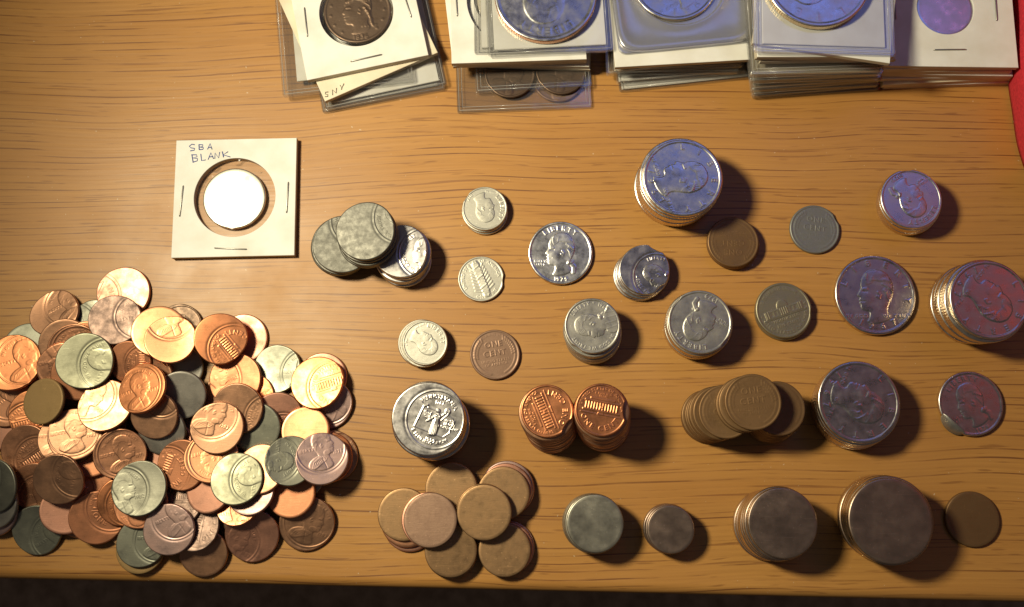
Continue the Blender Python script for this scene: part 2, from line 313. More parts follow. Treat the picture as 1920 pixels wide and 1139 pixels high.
def d_half():
    a = np.roll(head(8, wave=.05)*1.0, 0)
    a += 0.55*arc('L', .82, 160, .15)+0.55*arc('I', .82, 128, .15)+0.55*arc('B', .82, 100, .15)+0.55*arc('E', .82, 68, .15)+.55*arc('R', .82, 42, .15)+.55*arc('T', .82, 16, .15)+.55*arc('Y', .82, -10, .15)
    a += 0.5*text('IN GOD', -.50, -.54, .085, sp=.2)+0.5*text('WE TRUST', .50, -.54, .085, sp=.2)+0.6*arc('1967', .80, 270, .15, True, sp=.9)
    return finish(a+RIM*0.9)
def d_dime():
    a = head(6, wave=.02)+0.55*arc('LIBERTY', .80, 165, .17, sp=.25)+0.5*text('1967', .45, -.72, .12, 35)+0.4*text('IN GOD WE', -.55, -.60, .07, -30)
    return finish(a+RIM*0.9)
def d_nickel():
    a = head(6, True, True, .03)+0.55*arc('LIBERTY * 1964', .82, 5, .13, sp=.16)+0.5*arc('IN GOD WE TRUST', .82, 180, .12, sp=.15); return finish(a+RIM*0.9)
def d_monticello():
    a = 0.7*poly([(-.72, -.15), (.72, -.15), (.72, .12), (-.72, .12)])+0.35*poly([(-.22, .12), (.22, .12), (0, .3)])
    a = np.maximum(a, dome(poly([(-.22+.22*math.cos(t)+.22, .12+.28*math.sin(t)) for t in np.linspace(0, math.pi, 16)]), 1.0, 5))
    for x in (-.66, -.58, -.12, -.04, .04, .12, .58, .66): a += 0.5*stroke([(x, -.13), (x, .1)], .022)
    for x in (-.45, -.3, .3, .45): a -= 0.35*poly([(x-.04, -.1), (x+.04, -.1), (x+.04, .06), (x-.04, .06)])
    a += 0.6*stroke([(-.78, -.18), (.78, -.18)], .03)+0.5*text('MONTICELLO', 0, -.30, .10, sp=.12)+0.5*text('FIVE CENTS', 0, -.50, .10, sp=.12)
    a += 0.5*arc('UNITED STATES OF AMERICA', .80, 270, .12, True, .12)+0.5*arc('E PLURIBUS UNUM', .80, 90, .11); return finish(a+RIM*0.9)
def d_fasces():
    a = dome(stroke([(0, .68), (0, -.7)], .16), 1.0, 4)
    for k in range(-3, 4): a += 0.25*stroke([(k*.045, .66), (k*.045, -.68)], .014)
    for y in (.55, .1, -.35): a += 0.4*stroke([(-.16, y-.05), (.16, y+.05)], .03)
    for s in (-1, 1):
        for k in range(8): a += 0.5*stroke([(s*.16, -.55+.14*k), (s*(.42-.02*k), -.42+.15*k)], .04)
    a += 0.5*arc('UNITED STATES OF AMERICA', .80, 90, .13, sp=.14)+0.5*arc('ONE DIME', .80, 270, .13, True); return finish(a+RIM*0.9)
def d_wheatrev():
    a = 0.65*text('ONE', 0, .42, .22, sp=.16)+0.65*text('CENT', 0, .06, .22, sp=.16)+0.4*text('UNITED STATES', 0, -.25, .10)+0.4*text('OF AMERICA', 0, -.40, .10)+0.3*arc('E PLURIBUS UNUM', .82, 90, .09)
    for s in (-1, 1):
        pts = [(s*.82*math.cos(t), .82*math.sin(t)) for t in np.linspace(R(-70), R(48), 20)]
        a += 0.4*stroke(pts, .035)
        for t in np.linspace(R(-5), R(52), 9): a += 0.45*stroke([(s*.70*math.cos(t), .70*math.sin(t)), (s*.84*math.cos(t+.09), .84*math.sin(t+.09))], .035)
    return finish(a+RIM*0.9)
def d_memorial():
    a = 0.55*poly([(-.66, .0), (.66, .0), (.66, .22), (-.66, .22)])*0.3
    for k in range(12):
        x = -.6+1.2*k/11; a += 0.9*poly([(x-.033, -.02), (x+.033, -.02), (x+.028, .26), (x-.028, .26)])
    a += 0.8*poly([(-.68, .27), (.68, .27), (.68, .34), (-.68, .34)])+0.7*poly([(-.48, .36), (.48, .36), (.48, .44), (-.48, .44)])
    a += 0.75*poly([(-.72, -.09), (.72, -.09), (.72, -.03), (-.72, -.03)])+0.5*poly([(-.80, -.2), (.80, -.2), (.78, -.16), (-.78, -.16)])
    a += 0.5*poly([(-.14, -.2), (.14, -.2), (.10, -.09), (-.10, -.09)])+0.55*disc(0, .1, .05)
    a += 0.7*arc('ONE CENT', .70, 270, .19, True, .22)+0.6*arc('UNITED STATES OF AMERICA', .82, 90, .115, sp=.10)+0.5*text('E PLURIBUS', 0, .62, .08)+0.5*text('UNUM', 0, .52, .07); return finish(a+RIM*0.9)
def d_cent(date='1982'):
    h = head(7, wave=.02)[:, ::-1]; h = np.roll(h, (int(.06*S), int(.06*S)), (0, 1))*0.95
    bust = poly(smooth_pts([(-.60, -.80), (-.62, -.55), (-.42, -.36), (-.12, -.26), (.18, -.36), (.34, -.56), (.42, -.80), (.1, -.93), (-.3, -.92)], 1)); a = np.maximum(h, dome(bust, 0.95, 7))
    a += 0.35*blur(poly(smooth_pts([(.10, -.12), (.36, -.10), (.40, -.26), (.26, -.34), (.08, -.28)], 1)), 1.5)   # beard
    for k in range(6): a += 0.3*stroke([(-.52+.05*k, -.84+.02*k), (-.38+.10*k, -.52), (-.12+.07*k, -.36)], .024)*np.maximum(bust, .0)
    a -= 0.35*stroke([(.0, -.40), (.10, -.85)], .022)
    a += 0.6*text('LIBERTY', -.64, .05, .125, sp=.10)+0.6*text(date, .66, -.28, .14, sp=.1)+0.5*arc('IN GOD WE TRUST', .80, 90, .115, sp=.16); return finish(a+RIM*0.9)
def d_cent71(): return d_cent('1971')
def d_cent70(): return d_cent('1970')
def d_liberty():
    a = head(9, wave=.05)*1.0
    for k in range(5): a += 0.4*stroke([(.2+.05*k, .1-.1*k), (.38, -.1-.08*k), (.28+.04*k, -.3-.06*k), (.1+.1*k, -.5)], .035)
    a += 0.5*stroke([(-.28, .34), (.0, .42), (.3, .30)], .05)
    for k in range(13):
        th = R(-62+ (k*24.5 if k < 13 else 0)); th = R(250-26.2*k) if False else R(-50+23.3*k)
        x, y = .80*math.cos(th), .80*math.sin(th); a += 0.55*poly([(x+(.062 if j % 2 == 0 else .026)*math.cos(j*math.pi/5+.3), y+(.062 if j % 2 == 0 else .026)*math.sin(j*math.pi/5+.3)) for j in range(10)])
    a += 0.6*text('1836', 0, -.82, .15, sp=.16); return finish(a+RIM*0.7)
def d_penn():
    a = np.zeros((S, S))
    a += 0.7*stroke([(-.70, -.28), (-.42, .44), (-.28, .48)], .025)+0.35*stroke([(-.28, .40), (.42, .18), (.60, .06), (.66, -.10), (.58, -.22), (.52, -.44)], .014)+0.35*stroke([(-.70, -.28), (.18, -.56), (.30, -.60), (.52, -.44)], .014)
    key = poly([(-.40, .28), (-.30, .30), (-.28, .26), (-.18, .24), (-.10, .26), (-.14, .16), (-.20, 0), (-.36, .04), (-.38, .14)]); a += key*(0.5+0.4*(RNG.random((S, S)) > .6))
    fig = poly(smooth_pts([(.10, .22), (.16, .20), (.20, .05), (.16, -.02), (.18, -.16), (.12, -.38), (.06, -.58), (-.20, -.56), (-.16, -.40), (-.10, -.16), (-.03, .02), (.0, .16)], 1)); a = np.maximum(a, dome(fig, 1.2, 4))
    a += dome(disc(.09, .30, .075), 1.2, 3)+0.9*stroke([(.02, .14), (-.12, .02), (-.26, -.06)], .035)+0.9*stroke([(.18, .10), (.36, .24)], .035)+0.8*disc(.42, .30, .10)*(.6+.5*(RNG.random((S, S)) > .5))+0.6*stroke([(.22, -.02), (.44, .20)], .018)
    for k in range(4): a += 0.25*stroke([(.02+.03*k, .02), (-.12+.06*k, -.54)], .014)
    a += 0.55*arc('PENNSYLVANIA', .80, 80, .13, sp=.10)+0.5*text('1787', .12, .58, .11, -8)
    for i, t in enumerate(('VIRTUE', 'LIBERTY', 'INDEPENDENCE')): a += 0.6*text(t, .52, -.04-.12*i, .085, -10, wide=.82)
    a += 0.55*text('1999', -.12, -.72, .12, -14, sp=.14)+0.5*arc('E PLURIBUS UNUM', .82, 255, .10, True); return finish(a+RIM*0.5, .8)
DES = {}
def design(k):
    if k not in DES: DES[k] = globals()['d_'+k]()
    return DES[k]
def sample(img, x, y):
    u = np.clip((x+1)/2*S-0.5, 0, S-1.001); v2 = np.clip((y+1)/2*S-0.5, 0, S-1.001); i, j = v2.astype(int), u.astype(int); fu, fv = u-j, v2-i
    return (img[i, j]*(1-fu)+img[i, j+1]*fu)*(1-fv)+(img[i+1, j]*(1-fu)+img[i+1, j+1]*fu)*fv
# ------------------------------------------------------------------ coin meshes (bottom at z = 0)
def coin_mesh(rad, th, mats, face=None, rot=0.0, rings=40, segs=160, reeded=False, clips=(), off=None, relief=0.16*MM, oval=(1.0, 0.0), seed=0, dk=0.94, curv=0.0):
    """clips: (direction deg, depth) bites out of the outline. off: (direction deg, distance in radii) of an off-centre strike"""
    rs = np.random.RandomState(seed)
    ang = np.arange(segs)*2*math.pi/segs; out = np.ones(segs)
    for d, dep in clips:
        br = 1.0; bc = (1-dep)+br; c = np.cos(ang-R(d)); q = bc*c
        di = q*q-(bc*bc-br*br); hit = (di > 0) & (c > 0); e = np.where(hit, q-np.sqrt(np.maximum(di, 0)), 2); out = np.minimum(out, e)
    if oval[0] != 1: out *= 1+(oval[0]-1)*np.cos(ang-R(oval[1]))**2
    if off: out *= 1+0.012*np.cos(3*ang+seed)-0.035*np.exp(-((np.angle(np.exp(1j*(ang-R(off[0]))))/0.55)**2))*(off[1] > .5)
    nr = rings; rr = np.concatenate([np.linspace(0, 1, nr-2)[1:]*0.972, [0.985, 1.0]])
    X = (rr[:, None]*np.cos(ang)*out).ravel(); Y = (rr[:, None]*np.sin(ang)*out).ravel(); RR = np.repeat(rr, segs)
    fl = rs.rand()*6
    if face is None and not off:
        Z = th-0.02*MM*(RR**2)+0.055*MM*np.exp(-((RR-.945)/.03)**2)
        Z = Z+0.012*MM*np.sin(3.1*X+fl)*np.cos(2.7*Y-fl)
    elif off is None:
        cr, sr = math.cos(R(-rot)), math.sin(R(-rot)); Z = th-relief+relief*sample(design(face), X*cr-Y*sr, X*sr+Y*cr)
        Z += 0.02*MM*np.exp(-RR**2*3)
    else:
        ox, oy = off[1]*math.cos(R(off[0])), off[1]*math.sin(R(off[0])); dx, dy = X-ox, Y-oy; rd = np.hypot(dx, dy)/dk
        cr, sr = math.cos(R(-rot)), math.sin(R(-rot)); k = 1/(0.98*dk)
        hz = sample(design(face), np.clip((dx*cr-dy*sr)*k, -1, 1), np.clip((dx*sr+dy*cr)*k, -1, 1))
        hz = hz*np.clip((0.915-rd)/0.03, 0, 1)      # the die's own rim did not fill
        st = np.clip((0.985-rd)/0.05, 0, 1); st = st*st*(3-2*st)
        blank = th-0.02*MM+0.16*MM*np.clip((rd-.98)*1.2, 0, 1)*(off[1] > .3)-0.10*MM*np.exp(-((rd-1.03)/.05)**2)
        Z = blank*(1-st)+(th-0.20*MM+relief*1.15*hz)*st
        Z = Z+0.03*MM*np.sin(2.6*X+fl)*np.cos(2.2*Y-fl*2)
    if curv: Z = Z+curv*((X*X+Y*Y)-0.5)+curv*.6*(X*math.cos(fl)+Y*math.sin(fl))*(X*X+Y*Y)
    Z = np.where(RR > 0.99, Z-0.14*MM, np.where(RR > 0.98, Z-0.03*MM, Z))
    red = np.where(np.arange(segs) % 2 == 0, 1.0, 1-0.10*MM/rad) if reeded else np.ones(segs)
    zt = Z[-segs:]
    top = np.c_[X*rad, Y*rad, Z]; ex, ey = np.cos(ang)*out*red*rad, np.sin(ang)*out*red*rad
    V = np.vstack([[0, 0, Z[:segs].mean()], top, np.c_[ex*1.012, ey*1.012, zt-0.22*MM], np.c_[ex*1.012, ey*1.012, np.full(segs, 0.34*MM)], np.c_[ex*.972, ey*.972, np.zeros(segs)], [[0, 0, 0]]])
    n = len(V); nring = nr+3-1 if False else (len(rr)+3); a = np.arange(segs); b2 = (a+1) % segs; quads = []
    for k in range(nring-1): o = 1+k*segs; quads.append(np.c_[o+a, o+segs+a, o+segs+b2, o+b2])
    Q = np.vstack(quads); T1 = np.c_[np.zeros(segs, int), 1+a, 1+b2]; o = 1+(nring-1)*segs; T2 = np.c_[np.full(segs, n-1), o+b2, o+a]
    me = bpy.data.meshes.new('coin'); me.vertices.add(n); me.vertices.foreach_set('co', V.ravel())
    nl = Q.size+T1.size+T2.size; me.loops.add(nl); me.loops.foreach_set('vertex_index', np.concatenate([Q.ravel(), T1.ravel(), T2.ravel()]))
    npol = len(Q)+2*segs; me.polygons.add(npol); me.polygons.foreach_set('loop_start', np.concatenate([np.arange(len(Q))*4, Q.size+np.arange(2*segs)*3]))
    me.polygons.foreach_set('loop_total', np.concatenate([np.full(len(Q), 4), np.full(2*segs, 3)]))
    mats = mats if isinstance(mats, (list, tuple)) else [mats]
    for q in mats: me.materials.append(q)
    mi = np.zeros(npol, int)
    if len(mats) > 1: mi[(len(rr))*segs:(len(rr)+1)*segs] = 1; mi[(len(rr)-1)*segs:(len(rr))*segs] = 1
    me.polygons.foreach_set('material_index', mi)
    sm = np.ones(npol, bool)
    if reeded: sm[(len(rr))*segs:(len(rr)+1)*segs] = False
    me.polygons.foreach_set('use_smooth', sm); me.update(calc_edges=True); me.validate(); return me
# ------------------------------------------------------------------ how coins come to rest: a height map of what lies below
G = 0.0005; GX0, GY0, NXg, NYg = -0.26, -0.15, 1040, 640
HM = np.zeros((NYg, NXg))
def rest(x, y, rad, th, lim=0.30, store=True):
    i0, i1 = max(0, int((x-rad-GX0)/G)), min(NXg, int((x+rad-GX0)/G)+2); j0, j1 = max(0, int((y-rad-GY0)/G)), min(NYg, int((y+rad-GY0)/G)+2)
    X, Y = np.meshgrid(GX0+np.arange(i0, i1)*G-x, GY0+np.arange(j0, j1)*G-y); inn = X*X+Y*Y <= (rad*1.0)**2
    px, py, h = X[inn], Y[inn], HM[j0:j1, i0:i1][inn]
    ca = cb = 0.0; span = lim; best = (h.max(), 0.0, 0.0)
    if best[0] > 1e-6:
        for _ in range(9):
            for a in np.linspace(ca-span, ca+span, 7):
                for b2 in np.linspace(cb-span, cb+span, 7):
                    if math.hypot(a, b2) > lim: continue
                    f = (h-a*px-b2*py).max()+0.02*math.hypot(a, b2)*rad
                    if f < best[0]-1e-9: best = (f, a, b2)
            ca, cb = best[1], best[2]; span *= 0.45
    a, b2 = best[1], best[2]; c = (h-a*px-b2*py).max()+0.00003
    if store:
        sl = HM[j0:j1, i0:i1]; top = a*X+b2*Y+c+th*math.sqrt(1+a*a+b2*b2); sl[inn] = np.maximum(sl, top)[inn]
    return c, a, b2
ORD = ['top', 'second', 'third', 'fourth', 'fifth', 'sixth', 'seventh', 'eighth', 'ninth', 'tenth', 'eleventh', 'twelfth', 'thirteenth', 'fourteenth']
def put(name, me_fn, px, py, dpx, th, label, group=None, rz=0.0, lim=0.30, cat='coin'):
    """lay a coin so that its upper face is centred on the photo pixel, resting on what is there"""
    z = th
    for k in range(4):
        p = at(px, py, z); rad = dpx/2*mpp(px, py, z); c, a, b2 = rest(p.x, p.y, rad, th, lim, store=(k == 3)); z = c+th
    me = me_fn(rad) if callable(me_fn) else me_fn
    o = link(name, me); nrm = Vector((-a, -b2, 1)).normalized()
    q = Vector((0, 0, 1)).rotation_difference(nrm); o.rotation_mode = 'QUATERNION'
    from mathutils import Quaternion
    o.rotation_quaternion = q @ Quaternion((0, 0, 1), rz); o.location = (p.x, p.y, c)
    tag(o, label, cat, group); return o
# ------------------------------------------------------------------ table and floor
EL, ER = at(-400, 1056, 0), at(2320, 1119, 0); ed = (ER-EL).normalized(); en = Vector((ed.y, -ed.x, 0))   # front edge and the way it faces
prof = [(-0.62, 0)]+[(-0.62+0.62*k/12, 0) for k in range(1, 12)]+[(0, 0)]
for k in range(1, 9): t = k/8*math.pi/2; prof.append((0.0042*math.sin(t), -0.0042*(1-math.cos(t))))
prof += [(0.0042, -0.028), (-0.62, -0.028)]
V, F = [], []; xs = np.linspace(-0.45, 0.45, 31); E0 = EL.lerp(ER, 0.5)
for s in xs:
    for q, z in prof: V.append(E0+ed*s+en*q+Vector((0, 0, z)))
npf = len(prof)
for i in range(len(xs)-1):
    for k in range(npf): F.append((i*npf+k, i*npf+(k+1) % npf, (i+1)*npf+(k+1) % npf, (i+1)*npf+k))
F.append(tuple(range(npf))); F.append(tuple(reversed(range((len(xs)-1)*npf, len(xs)*npf))))
tb = link('table_top', mesh_from('table_top', V, F, M['wood'], smooth=False)); tag(tb, 'oak grain laminate desk top with rounded front edge', 'table top', kind='structure')
for pl in tb.data.polygons: pl.use_smooth = 0.02 < abs(pl.normal.z) < 0.999
fl = link('floor', mesh_from('floor', [(-3, -3, -.72), (3, -3, -.72), (3, 3, -.72), (-3, 3, -.72)], [(0, 1, 2, 3)], M['floor'], False)); tag(fl, 'dark floor in shadow in front of the desk', 'floor', kind='structure')
# ------------------------------------------------------------------ the heap of off-centre cents, lowest first
HEAP = 'off-centre cents in the heap'
TC = 1.5*MM
for i, (x, y) in enumerate([(70, 720), (160, 700), (250, 760), (340, 790), (430, 740), (520, 830), (110, 820), (205, 870), (300, 900), (395, 850), (470, 880), (60, 900), (150, 960), (250, 985), (385, 985), (560, 890), (300, 680), (190, 790), (445, 950), (90, 640)]):
    put('cent', lambda rad: coin_mesh(rad, TC, M[['brown', 'tan', 'dark', 'grey'][i % 4]], 'cent', rings=14, segs=72), x, y, 94, TC, ['brown', 'tan', 'dark', 'grey'][i % 4]+' cent buried deep under the heap of off-centre cents', HEAP, rz=i*1.3)
PILE = [
 # px, py, d, colour, face, strike dir, strike offset, turn of the design, label
 (50, 652, 92, 'green', None, 0, 0, 0, 'grey-green blank cent half hidden under the shiny broad cent and the brown shoulder cent'),
 (176, 606, 88, 'darkgreen', 'cent', 185, .9, 40, 'dark green cent peeping out between the brown shoulder cent and the mottled grey cent'),
 (102, 588, 92, 'brown', 'cent', 42, .62, 32, 'brown cent with shoulder and LIBERTY struck at its far rim, lying on the wood'),
 (230, 549, 97, 'pink', 'memorial', 190, 1.08, 70, 'pale pink mottled cent lying on the wood with a corroded strike on one side'),
 (-12, 800, 92, 'pink', None, 0, 0, 0, 'plain pink cent at the outer flank below the shiny broad cent'),
 (12, 753, 94, 'reddish', 'cent', 60, .25, 40, 'reddish cent with shoulder relief under the olive blank disc'),
 (62, 777, 92, 'bright', 'memorial', 250, .5, 15, 'bright copper cent showing a streaked crescent below the olive blank disc'),
 (335, 612, 84, 'dark', 'cent', 10, .05, 60, 'dark brown cent with beaded rim behind the white-hot copper cents'),
 (455, 635, 92, 'pink', None, 0, 0, 0, 'pinkish blank cent lying on the wood behind the crumpled orange cent'),
 (335, 690, 84, 'grey', None, 0, 0, 0, 'bluish grey blank in the gap beside the grey zinc blank'),
 (604, 708, 92, 'pink', None, 0, 0, 0, 'pale pink blank peeping from behind the golden cent with columns'),
 (612, 757, 94, 'mauve', 'cent', 60, .15, 40, 'dull pinkish cent with raised date under the golden cent with columns'),
 (519, 692, 90, 'green', 'cent', -8, 1.15, 0, 'pale green cent with a thin curved rim line beside the golden cent'),
 (468, 745, 92, 'bright', 'cent', 0, .4, 120, 'shiny copper cent wedged between the pale green cent and the brown tongue cent'),
 (282, 706, 90, 'brown', None, 0, 0, 0, 'plain brown cent under the bright full-portrait cent and the cream cent'),
 (48, 842, 92, 'reddish', 'memorial', -42, .62, 35, 'copper cent with a bright oval strike beside the dark green edge cent'),
 (63, 912, 90, 'reddish', 'cent', -60, .5, 0, 'reddish cent in shadow between the dark green edge cent and the brown arc cent'),
 (70, 993, 94, 'green', 'cent', -22, .72, 30, 'green toned cent with a lens-shaped strike lying on the wood at the heap foot'),
 (122, 955, 92, 'pink', None, 0, 0, 0, 'plain salmon pink cent above the green lens cent'),
 (-10, 955, 98, 'mauve', None, 0, 0, 0, 'lowest coin of the small stack under the flank dark green cent'),
 (-10, 941, 98, 'grey', None, 0, 0, 0, 'grey-brown middle coin of the small stack under the flank dark green cent'),
 (160, 905, 88, 'orange', 'memorial', 215, .7, 20, 'light copper crescent cent under the brown arc cent'),
 (168, 851, 88, 'orange', None, 0, 0, 0, 'light copper blank showing in a gap beside the 1971 portrait cent'),
 (180, 970, 98, 'orange', 'memorial', 38, .66, 0, 'light copper cent with smooth wide crescent beside the salmon pink cent'),
 (228, 940, 90, 'bright', 'cent', -20, .3, 60, 'fiery orange cent poking out from beneath the dark green profile cent'),
 (262, 1030, 90, 'olive', None, 0, 0, 0, 'olive blank under the green cent at the heap foot'),
 (263, 1018, 90, 'green', 'cent', 12, .7, 0, 'green cent with a dark wedge strike partly under the mauve-brown shoulder cent'),
 (381, 1036, 90, 'brown', None, 0, 0, 0, 'plain brown blank lying on the wood beyond the ridged cent'),
 (366, 988, 92, 'mottled', 'memorial', 30, .22, 85, 'greenish pink cent with ridged drapery lines over the plain brown blank'),
 (340, 948, 78, 'mottled', 'memorial', 60, .3, 0, 'small crumpled shiny cent in the gap above the mauve-brown shoulder cent'),
 (471, 1003, 100, 'pink', 'cent', 195, .66, -30, 'salmon pink cent lying on the wood with a worn portrait at one side'),
 (574, 981, 102, 'brown', 'cent', 28, .12, -22, 'brown nearly centred 1982 portrait cent lying on the wood at the heap corner'),
 (445, 945, 84, 'reddish', 'cent', -90, .5, 0, 'small reddish crescent cent in deep shadow below the yellow-green cent'),
 (622, 856, 94, 'brown', 'cent', 0, .3, 70, 'lowest brown cent of the leaning pile under the 1970 cent'),
 (612, 858, 94, 'bright', 'cent', 0, .1, 0, 'middle copper cent of the leaning pile under the 1970 cent'),
 (545, 926, 90, 'orange', None, 0, 0, 0, 'sandy orange blank tilting over the 1982 portrait cent'),
 (470, 922, 90, 'mauve', None, 0, 0, 0, 'lilac pink crescent blank under the yellow-green cent'),
 (392, 918, 90, 'pink', None, 0, 0, 0, 'dusky pink blank under the yellow-green cent with a rainbow ring'),
 (122, 645, 96, 'brown', None, 0, 0, 0, 'matte tan blank overlapping the brown shoulder cent'),
 (163, 648, 92, 'gold', 'cent', 5, .8, 80, 'golden orange cent with a shining strike beside the mottled grey cent'),
 (139, 655, 96, 'reddish', 'memorial', 0, .1, 60, 'reddish cent with sparkling lettering under the yellow-green shining cent'),
 (120, 690, 98, 'reddish', 'cent', 120, .2, 200, 'dull reddish cent with scratched relief beside the shiny broad cent'),
 (145, 702, 96, 'orange', None, 0, 0, 0, 'smooth orange blank directly under the yellow-green shining cent'),
 (214, 600, 94, 'mottled', 'cent', 12, .92, 20, 'mottled grey-brown cent with a dark grey strike overlapping the pale pink cent'),
 (243, 678, 80, 'orange', 'memorial', -10, .7, 90, 'small orange cent with a bright notch under the cream cent'),
 (22, 681, 106, 'bright', 'cent', 20, .38, 20, 'broad shiny copper cent with shoulder and LIBERTY over a grey-green blank'),
 (296, 622, 98, 'gold', None, 0, 0, 0, 'white-hot glinting golden blank under the cream copper cent'),
 (318, 637, 92, 'gold', 'cent', 95, .92, 10, 'cream copper cent with ribbed drapery at one rim, leaning on the golden blank'),
 (440, 713, 100, 'orange', 'cent', 182, .72, 30, 'orange cent with a melted-looking portrait below the crumpled orange cent'),
 (412, 635, 96, 'bright', 'memorial', -38, .62, 130, 'crumpled orange cent with milky strike resting on the pinkish blank'),
 (338, 740, 90, 'grey', None, 0, 0, 0, 'grey zinc blank tilted between the orange portrait cent and the brown crescent stack'),
 (316, 834, 92, 'pink', None, 0, 0, 0, 'salmon blank lowest of the three overlapping crescents under the bright full-portrait cent'),
 (303, 807, 90, 'grey', None, 0, 0, 0, 'grey-brown middle one of the three overlapping crescents'),
 (289, 777, 90, 'brown', 'cent', 70, .9, 30, 'brown uppermost one of the three overlapping crescents in the heap'),
 (128, 827, 92, 'olive', None, 0, 0, 0, 'olive blank crescent under the large shoulder portrait cent'),
 (118, 824, 92, 'brown', 'cent', 170, .3, 0, 'brown cent edging out beside the large shoulder portrait cent'),
 (138, 815, 96, 'brown', 'cent', 120, .12, 12, 'brown cent with large head, shoulder and LIBERTY under the brown upper-strike cent'),
 (222, 851, 93, 'reddish', 'cent71', 25, .10, 15, 'reddish brown 1971 portrait cent with bright rim sliver'),
 (109, 898, 95, 'brown', 'cent', 18, .74, 75, 'brown cent with a bright arc dividing it, beside the olive crescent'),
 (-12, 911, 100, 'darkgreen', 'cent', 150, .7, 0, 'flank dark green cent topping a small stack of three'),
 (340, 872, 94, 'orange', 'memorial', 200, .6, 70, 'copper cent with lettered arc under the yellow glinting cent'),
 (520, 780, 90, 'pink', 'memorial', -75, .85, 20, 'dusky pink cent with faint strike lines beside the cream blank'),
 (478, 801, 94, 'green', None, 0, 0, 0, 'pale green blank under the brown tongue cent'),
 (572, 808, 88, 'gold', None, 0, 0, 0, 'cream glowing blank tilted to the lamp beside the 1970 cent'),
 (262, 942, 98, 'orange', 'cent', -80, .2, 180, 'orange-brown cent directly under the dark green profile cent'),
 (395, 858, 97, 'gold', 'cent', 20, .1, 200, 'yellow glinting cent fully struck with a creased portrait'),
 (488, 881, 93, 'brown', None, 0, 0, 0, 'dusky tan blank between the yellow-green cent and the dark green cent'),
 (542, 865, 93, 'darkgreen', 'cent', 175, .55, 270, 'dark grey-green cent with faint LIBERTY beside the 1970 cent'),
 (602, 861, 97, 'mauve', 'cent70', 100, .38, 15, 'rosy mauve 1970 cent with shoulder strike on top of the leaning pile'),
 (443, 899, 97, 'palegreen', 'cent', 2, .72, 90, 'yellow-green cent with a rainbow ring round its side strike'),
 (445, 766, 95, 'brown', 'memorial', -18, 1.28, 70, 'brown cent with a small lettered tongue of strike'),
 (316, 993, 95, 'mauve', 'cent', 65, .6, 25, 'mauve-brown shoulder cent on top at the heap foot'),
 (259, 917, 102, 'darkgreen', 'cent', 195, .62, 12, 'dark grey-green cent with a clear profile lying on the orange-brown cent'),
 (406, 802, 97, 'brown', 'cent', 112, .55, -22, 'brown cent with an oval shoulder strike over the yellow glinting cent'),
 (595, 718, 100, 'bright', 'memorial', -12, .62, 18, 'golden cent with the column building struck at one side'),
 (195, 761, 98, 'brown', 'cent', 150, .70, -30, 'brown upper-strike cent with beaded rim line over the portrait cent'),
 (266, 729, 96, 'bright', 'cent', 200, .14, 22, 'bright full-portrait copper cent high on the heap'),
 (158, 677, 104, 'palegreen', 'cent', -8, .74, 70, 'yellow-green shining cent with ribbed strike high on the heap'),
 (82, 753, 86, 'olive', None, 0, 0, 0, 'smooth olive-tan blank disc without strike high on the heap'),
]
for i, (x, y, d, mt, face, sd, so, tr, lab) in enumerate(PILE):
    fn = (lambda rad: coin_mesh(rad, TC, M[mt], face, tr, 54, 184, off=(sd, so), seed=i, relief=.10*MM, curv=[.22, -.16, .30, .08, -.24][i % 5]*MM)) if face else (lambda rad: coin_mesh(rad, TC, M[mt], None, 0, 16, 120, seed=i, curv=[.14, -.10, .06][i % 3]*MM))
    put('cent' if face else 'blank_planchet', fn, x, y, d, TC, lab, HEAP, lim=0.26)
# ------------------------------------------------------------------ stacks and single coins
def stack(name, top, bottom, d, n, th, mats, desc, toplabel, group, face=None, rot=0, clips=(), reeded=False, off=None, dbot=None, jit=2.0, seed=1, low_mats=None, lowface=None, noun='coin', relief=0.16*MM, lim=0.05, dk=.94):
    rs = random.Random(seed); low = {}
    def lowmesh(rad):
        if 'm' not in low: low['m'] = coin_mesh(rad, th, low_mats or mats, lowface, 0, 20 if lowface else 9, 180 if reeded else 110, reeded, seed=seed)
        return low['m']
    for k in range(n):
        t = k/max(1, n-1); x, y = bottom[0]+(top[0]-bottom[0])*t, bottom[1]+(top[1]-bottom[1])*t; dd = (dbot or d)+(d-(dbot or d))*t
        if k < n-1:
            if 0 < k: x += rs.uniform(-jit, jit); y += rs.uniform(-jit, jit)*.7
            o = put(name, lowmesh, x, y, dd, th, '%s %s down in the %s' % (ORD[n-1-k], noun, desc), group, rz=rs.uniform(0, 6), lim=lim)
        else:
            o = put(name, lambda rad: coin_mesh(rad, th, mats, face, rot, 96 if face else 14, 320 if reeded else 280, reeded, clips, off, relief, seed=seed, dk=dk), x, y, d, th, toplabel, group, lim=lim)
    return o
CL, CN = M['edge'], M['cuedge']
# struck-off nickels in three touching piles
NG = 'off-centre nickels in three touching piles'
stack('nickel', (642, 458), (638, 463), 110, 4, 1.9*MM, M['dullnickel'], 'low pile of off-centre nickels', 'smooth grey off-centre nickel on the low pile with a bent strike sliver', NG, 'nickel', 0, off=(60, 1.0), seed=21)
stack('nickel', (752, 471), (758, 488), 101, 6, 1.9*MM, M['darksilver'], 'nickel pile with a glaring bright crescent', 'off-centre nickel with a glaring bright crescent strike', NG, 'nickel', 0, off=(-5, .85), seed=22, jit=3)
stack('nickel', (686, 433), (690, 447), 112, 4, 1.9*MM, M['dullnickel'], 'raised nickel pile bridging the other two', 'dull frosted off-centre nickel on the raised pile with a mirror-like lens strike', NG, 'nickel', 60, off=(22, 1.28), seed=23, jit=3, lim=.1)
